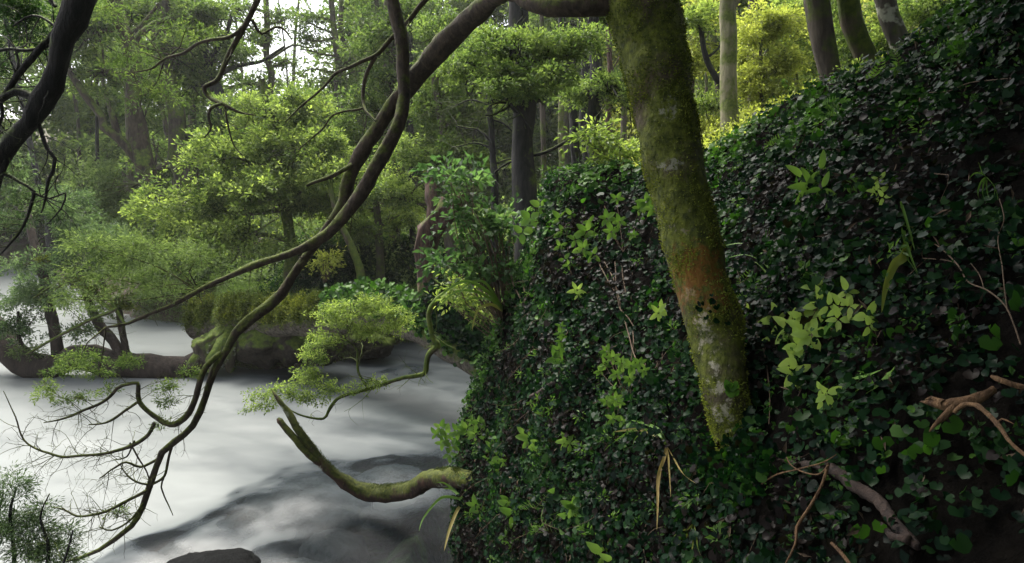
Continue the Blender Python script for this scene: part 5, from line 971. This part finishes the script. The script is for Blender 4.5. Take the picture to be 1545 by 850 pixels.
for lab, q in [('thin pale vine looping down the mossy trunk edge onto the bank', [[(1077, 395, 2.5, .75), (1078, 420, 2.5, .72), (1090, 450, 2.5, .6), (1115, 470, 2.5, .35), (1135, 495, 3, .15), (1150, 520, 3, .08), (1158, 560, 3), (1162, 600, 2), (1160, 640, 1.5)], [(1135, 495, 2, .13), (1150, 480, 2, .1), (1152, 500, 1.2)]]),
    ('long wiry brown vine curving across the right of the bank', [[(1392, 358, 2.4), (1420, 375, 2.6), (1445, 400, 3), (1460, 425, 3), (1490, 438, 3), (1515, 460, 3), (1530, 490, 3), (1540, 520, 3)], [(1485, 436, 2), (1478, 415, 2), (1465, 398, 1.2)], [(1392, 390, 1.5), (1420, 392, 2), (1440, 396, 2)]]),
    ('wiry vine dropping down the far right of the bank', [[(1508, 300, 2), (1515, 330, 2), (1506, 360, 2), (1512, 400, 2.4), (1516, 440, 2.4), (1520, 470, 2)]]),
    ('thin bare twig arching across the upper right of the bank', [[(1402, 140, 2), (1430, 138, 2.4), (1460, 126, 2.4), (1490, 122, 2), (1530, 118, 1.4)]]),
    ('bundle of brown runners hanging on the left bank', [[(905, 400, 2.4), (918, 425, 2.4), (930, 445, 2.4), (935, 465, 2.4), (948, 480, 2), (960, 500, 1.4)], [(912, 395, 2), (925, 420, 2.4), (934, 450, 2), (936, 470, 1.5)], [(938, 398, 2.6), (940, 420, 2.6), (944, 442, 2)], [(928, 395, 2), (929, 420, 2), (928, 445, 2)]]),
    ('dark brown runner hanging below the bundle of runners', [[(943, 485, 2.4), (950, 510, 3), (955, 530, 3), (965, 555, 3), (974, 550 + 20, 2)], [(955, 500, 3), (956, 520, 3), (952, 545, 2)]]),
    ('upright brown stems at the left shoulder of the bank', [[(790, 430, 3, .1), (792, 460, 3, .1), (790, 490, 3, .1), (785, 520, 2, .1)], [(768, 405, 3, .1), (775, 430, 3, .1), (785, 450, 3, .1)], [(800, 370, 2, .1), (792, 400, 2, .1), (788, 430, 2, .1)]]),
    ('fine reddish twigs at the bottom of the bank, right of centre', [[(975, 790, 2), (970, 820, 2.4), (975, 850, 2.4)], [(972, 815, 1.5), (985, 800, 1.5), (1000, 795, 1)], [(960, 800, 1.5), (966, 825, 2)]])]:
    deadwood('vine', lab, q, 'stem', 'vine', off=.12, lump=0, sides=5)

# ------------------------------------------------------------------ ragged edge, rocks and roots of the far bank; mixed growth on the near one
rng = np.random.default_rng(700)
for (px, py, D, rx, rz, lab) in [(395, 520, 17.3, .75, .55, 'brown mossy rock at the waterline below the far mossy ledge, left one'), (445, 515, 17.2, .6, .6, 'brown rock at the waterline below the far mossy ledge, middle one'), (490, 525, 17.0, .55, .45, 'wet rock at the waterline just left of the inlet under the log'), (560, 515, 18.5, .7, .5, 'dark rock in the shadow under the fern covered log')]:
    c = at(px, py, D); tag(boulder('boulder', c, (rx, rx * .8, rz), M['rock_moss'], px * .1, lump=.5, n=64), lab, 'boulder', 'rocks under the far bank')
def edge_cover(name, mat, label, n, size, k, rng, fn, hang=.3):
    g = G(); x = rng.uniform(-14, 0, n); y = rng.uniform(15, 27, n); d = signed(x, y); kx = (d > -.25) & (d < .9) & (x < -1.2); x, y = x[kx], y[kx]; z = land(x, y)
    cl = fbm(np.stack([x, y, z], 1) * 1.3, 3, 79); kk = cl > -.5; x, y, z, cl = x[kk], y[kk], z[kk], cl[kk]
    P = np.stack([x, y - .05, np.maximum(z, .5) + rng.random(len(x)) * .15], 1); D = rng.normal(0, .45, (len(x), 3)) + np.array([0, -.8, -.3])
    sprays(g, P, D, k, hang, size, .45 + .4 * cl, rng, .55, .8, grav=2.); return tag(g.build(name, M[mat], smooth=False), label, 'undergrowth', kind='stuff')
edge_cover('overhanging_growth', 'olive', 'moss and small leaves hanging over the edge of the far bank', 48000, .055, 7, rng, None, .42)
g = G(); x = rng.uniform(-11, 0, 60000); y = rng.uniform(18, 25, 60000); d = signed(x, y); k = (d > 1.4) & (d < 3.6); x, y = x[k], y[k]; z = land(x, y)
P = np.stack([x, y - .05, z + rng.random(len(x)) * .3], 1); kidney(g, P, rng.normal(0, .4, P.shape) + np.array([0, -1, .4]), .035 + .03 * rng.random(len(P)), np.clip(.55 + .5 * fbm(P, 3, 5) + .25 * (z > 2.7), 0, 1), rng)
tag(g.build('far_ferns', M['fern'], smooth=True), 'dark small leaved ferns covering the raised far bank', 'ground cover', kind='stuff')
# fine mixed leaves among the kidney ferns
P, Nn = scatter(BV, BFV, 4500, rng); cl = fbm(P * 1.6, 3, 711); px, py, z = proj(P); cr = np.interp(px, CPX, CRY)
k = (cl > .12) | (rng.random(len(P)) < .7 * np.clip(1 - (py - cr) / 60, 0, 1)); P, Nn, cl, px = P[k], Nn[k], cl[k], px[k]
Nn = np.where((np.sum(Nn * (CAM - P), 1) < 0)[:, None], -Nn, Nn)
g = G(); sprays(g, P + Nn * .06, Nn * .5 + rng.normal(0, .5, P.shape) + np.array([0, 0, .2]), 7, .07, .02, .30 + .4 * cl, rng, .6, .8)
P2_, N2_ = scatter(BV, BFV, 170, rng); N2_ = np.where((np.sum(N2_ * (CAM - P2_), 1) < 0)[:, None], -N2_, N2_)
sprays(g, P2_ + N2_ * .10, N2_ * .3 + rng.normal(0, .4, P2_.shape), 16, .07, .034, .8 + .2 * rng.random(len(P2_)), rng, .42, 1.0)
tag(g.build('small_leaved_creeper', M['creeper'], smooth=False), 'fine light leaves of creepers threaded through the kidney ferns', 'ground cover', kind='stuff')
P, Nn = scatter(BV, BFV, 3000, rng); Nn = np.where((np.sum(Nn * (CAM - P), 1) < 0)[:, None], -Nn, Nn)
g = G(); leafq(g, P + Nn * .07, rng.normal(0, .5, P.shape) + np.array([0, 0, -.9]), .03 + .04 * rng.random(len(P)), .006 + .012 * rng.random(len(P)), rng.random(len(P)), up=(0, -1, 0), rng=rng)
tag(g.build('dead_leaves', M['stem'], smooth=False), 'brown withered leaves caught among the kidney ferns', 'dead leaves', kind='stuff')
# ferns and moss around the foot of the mossy leaning tree
n = 420; q = np.array([bank(1108 + rng.normal(0, 26), 702 + rng.normal(0, 24), .16 + .14 * rng.random()) for _ in range(n)]); g = G()
kidney(g, q, np.tile([0, -1, .2], (n, 1)) + rng.normal(0, .5, (n, 3)), .010 + .012 * rng.random(n), np.clip(.42 + rng.normal(0, .2, n), 0, 1), rng)
tag(g.build('foot_ferns', M['fern']), 'small ferns crowding the foot of the mossy leaning tree', 'ground cover', kind='stuff')

# ------------------------------------------------------------------ thin mist in the air
HAZE = 0.00045
bm = bpy.data.meshes.new('haze'); x0, x1, y0, y1, z0, z1 = -175, 175, -8, 275, -2.2, 48
bm.from_pydata([(x, y, z) for x in (x0, x1) for y in (y0, y1) for z in (z0, z1)], [], [(0, 1, 3, 2), (4, 6, 7, 5), (0, 4, 5, 1), (2, 3, 7, 6), (0, 2, 6, 4), (1, 5, 7, 3)])
hz = bpy.data.objects.new('haze', bm); col.objects.link(hz); hz['kind'] = 'stuff'; hz['label'] = 'thin pale mist in the air over the river and wood'
m, t, N, Lk = new_mat('haze'); out = N.new('ShaderNodeOutputMaterial'); pv = N.new('ShaderNodeVolumePrincipled'); pv.inputs['Color'].default_value = (.9, .93, .92, 1)
pv.inputs['Density'].default_value = HAZE; pv.inputs['Anisotropy'].default_value = .3; Lk.new(pv.outputs[0], out.inputs['Volume']); bm.materials.append(m)
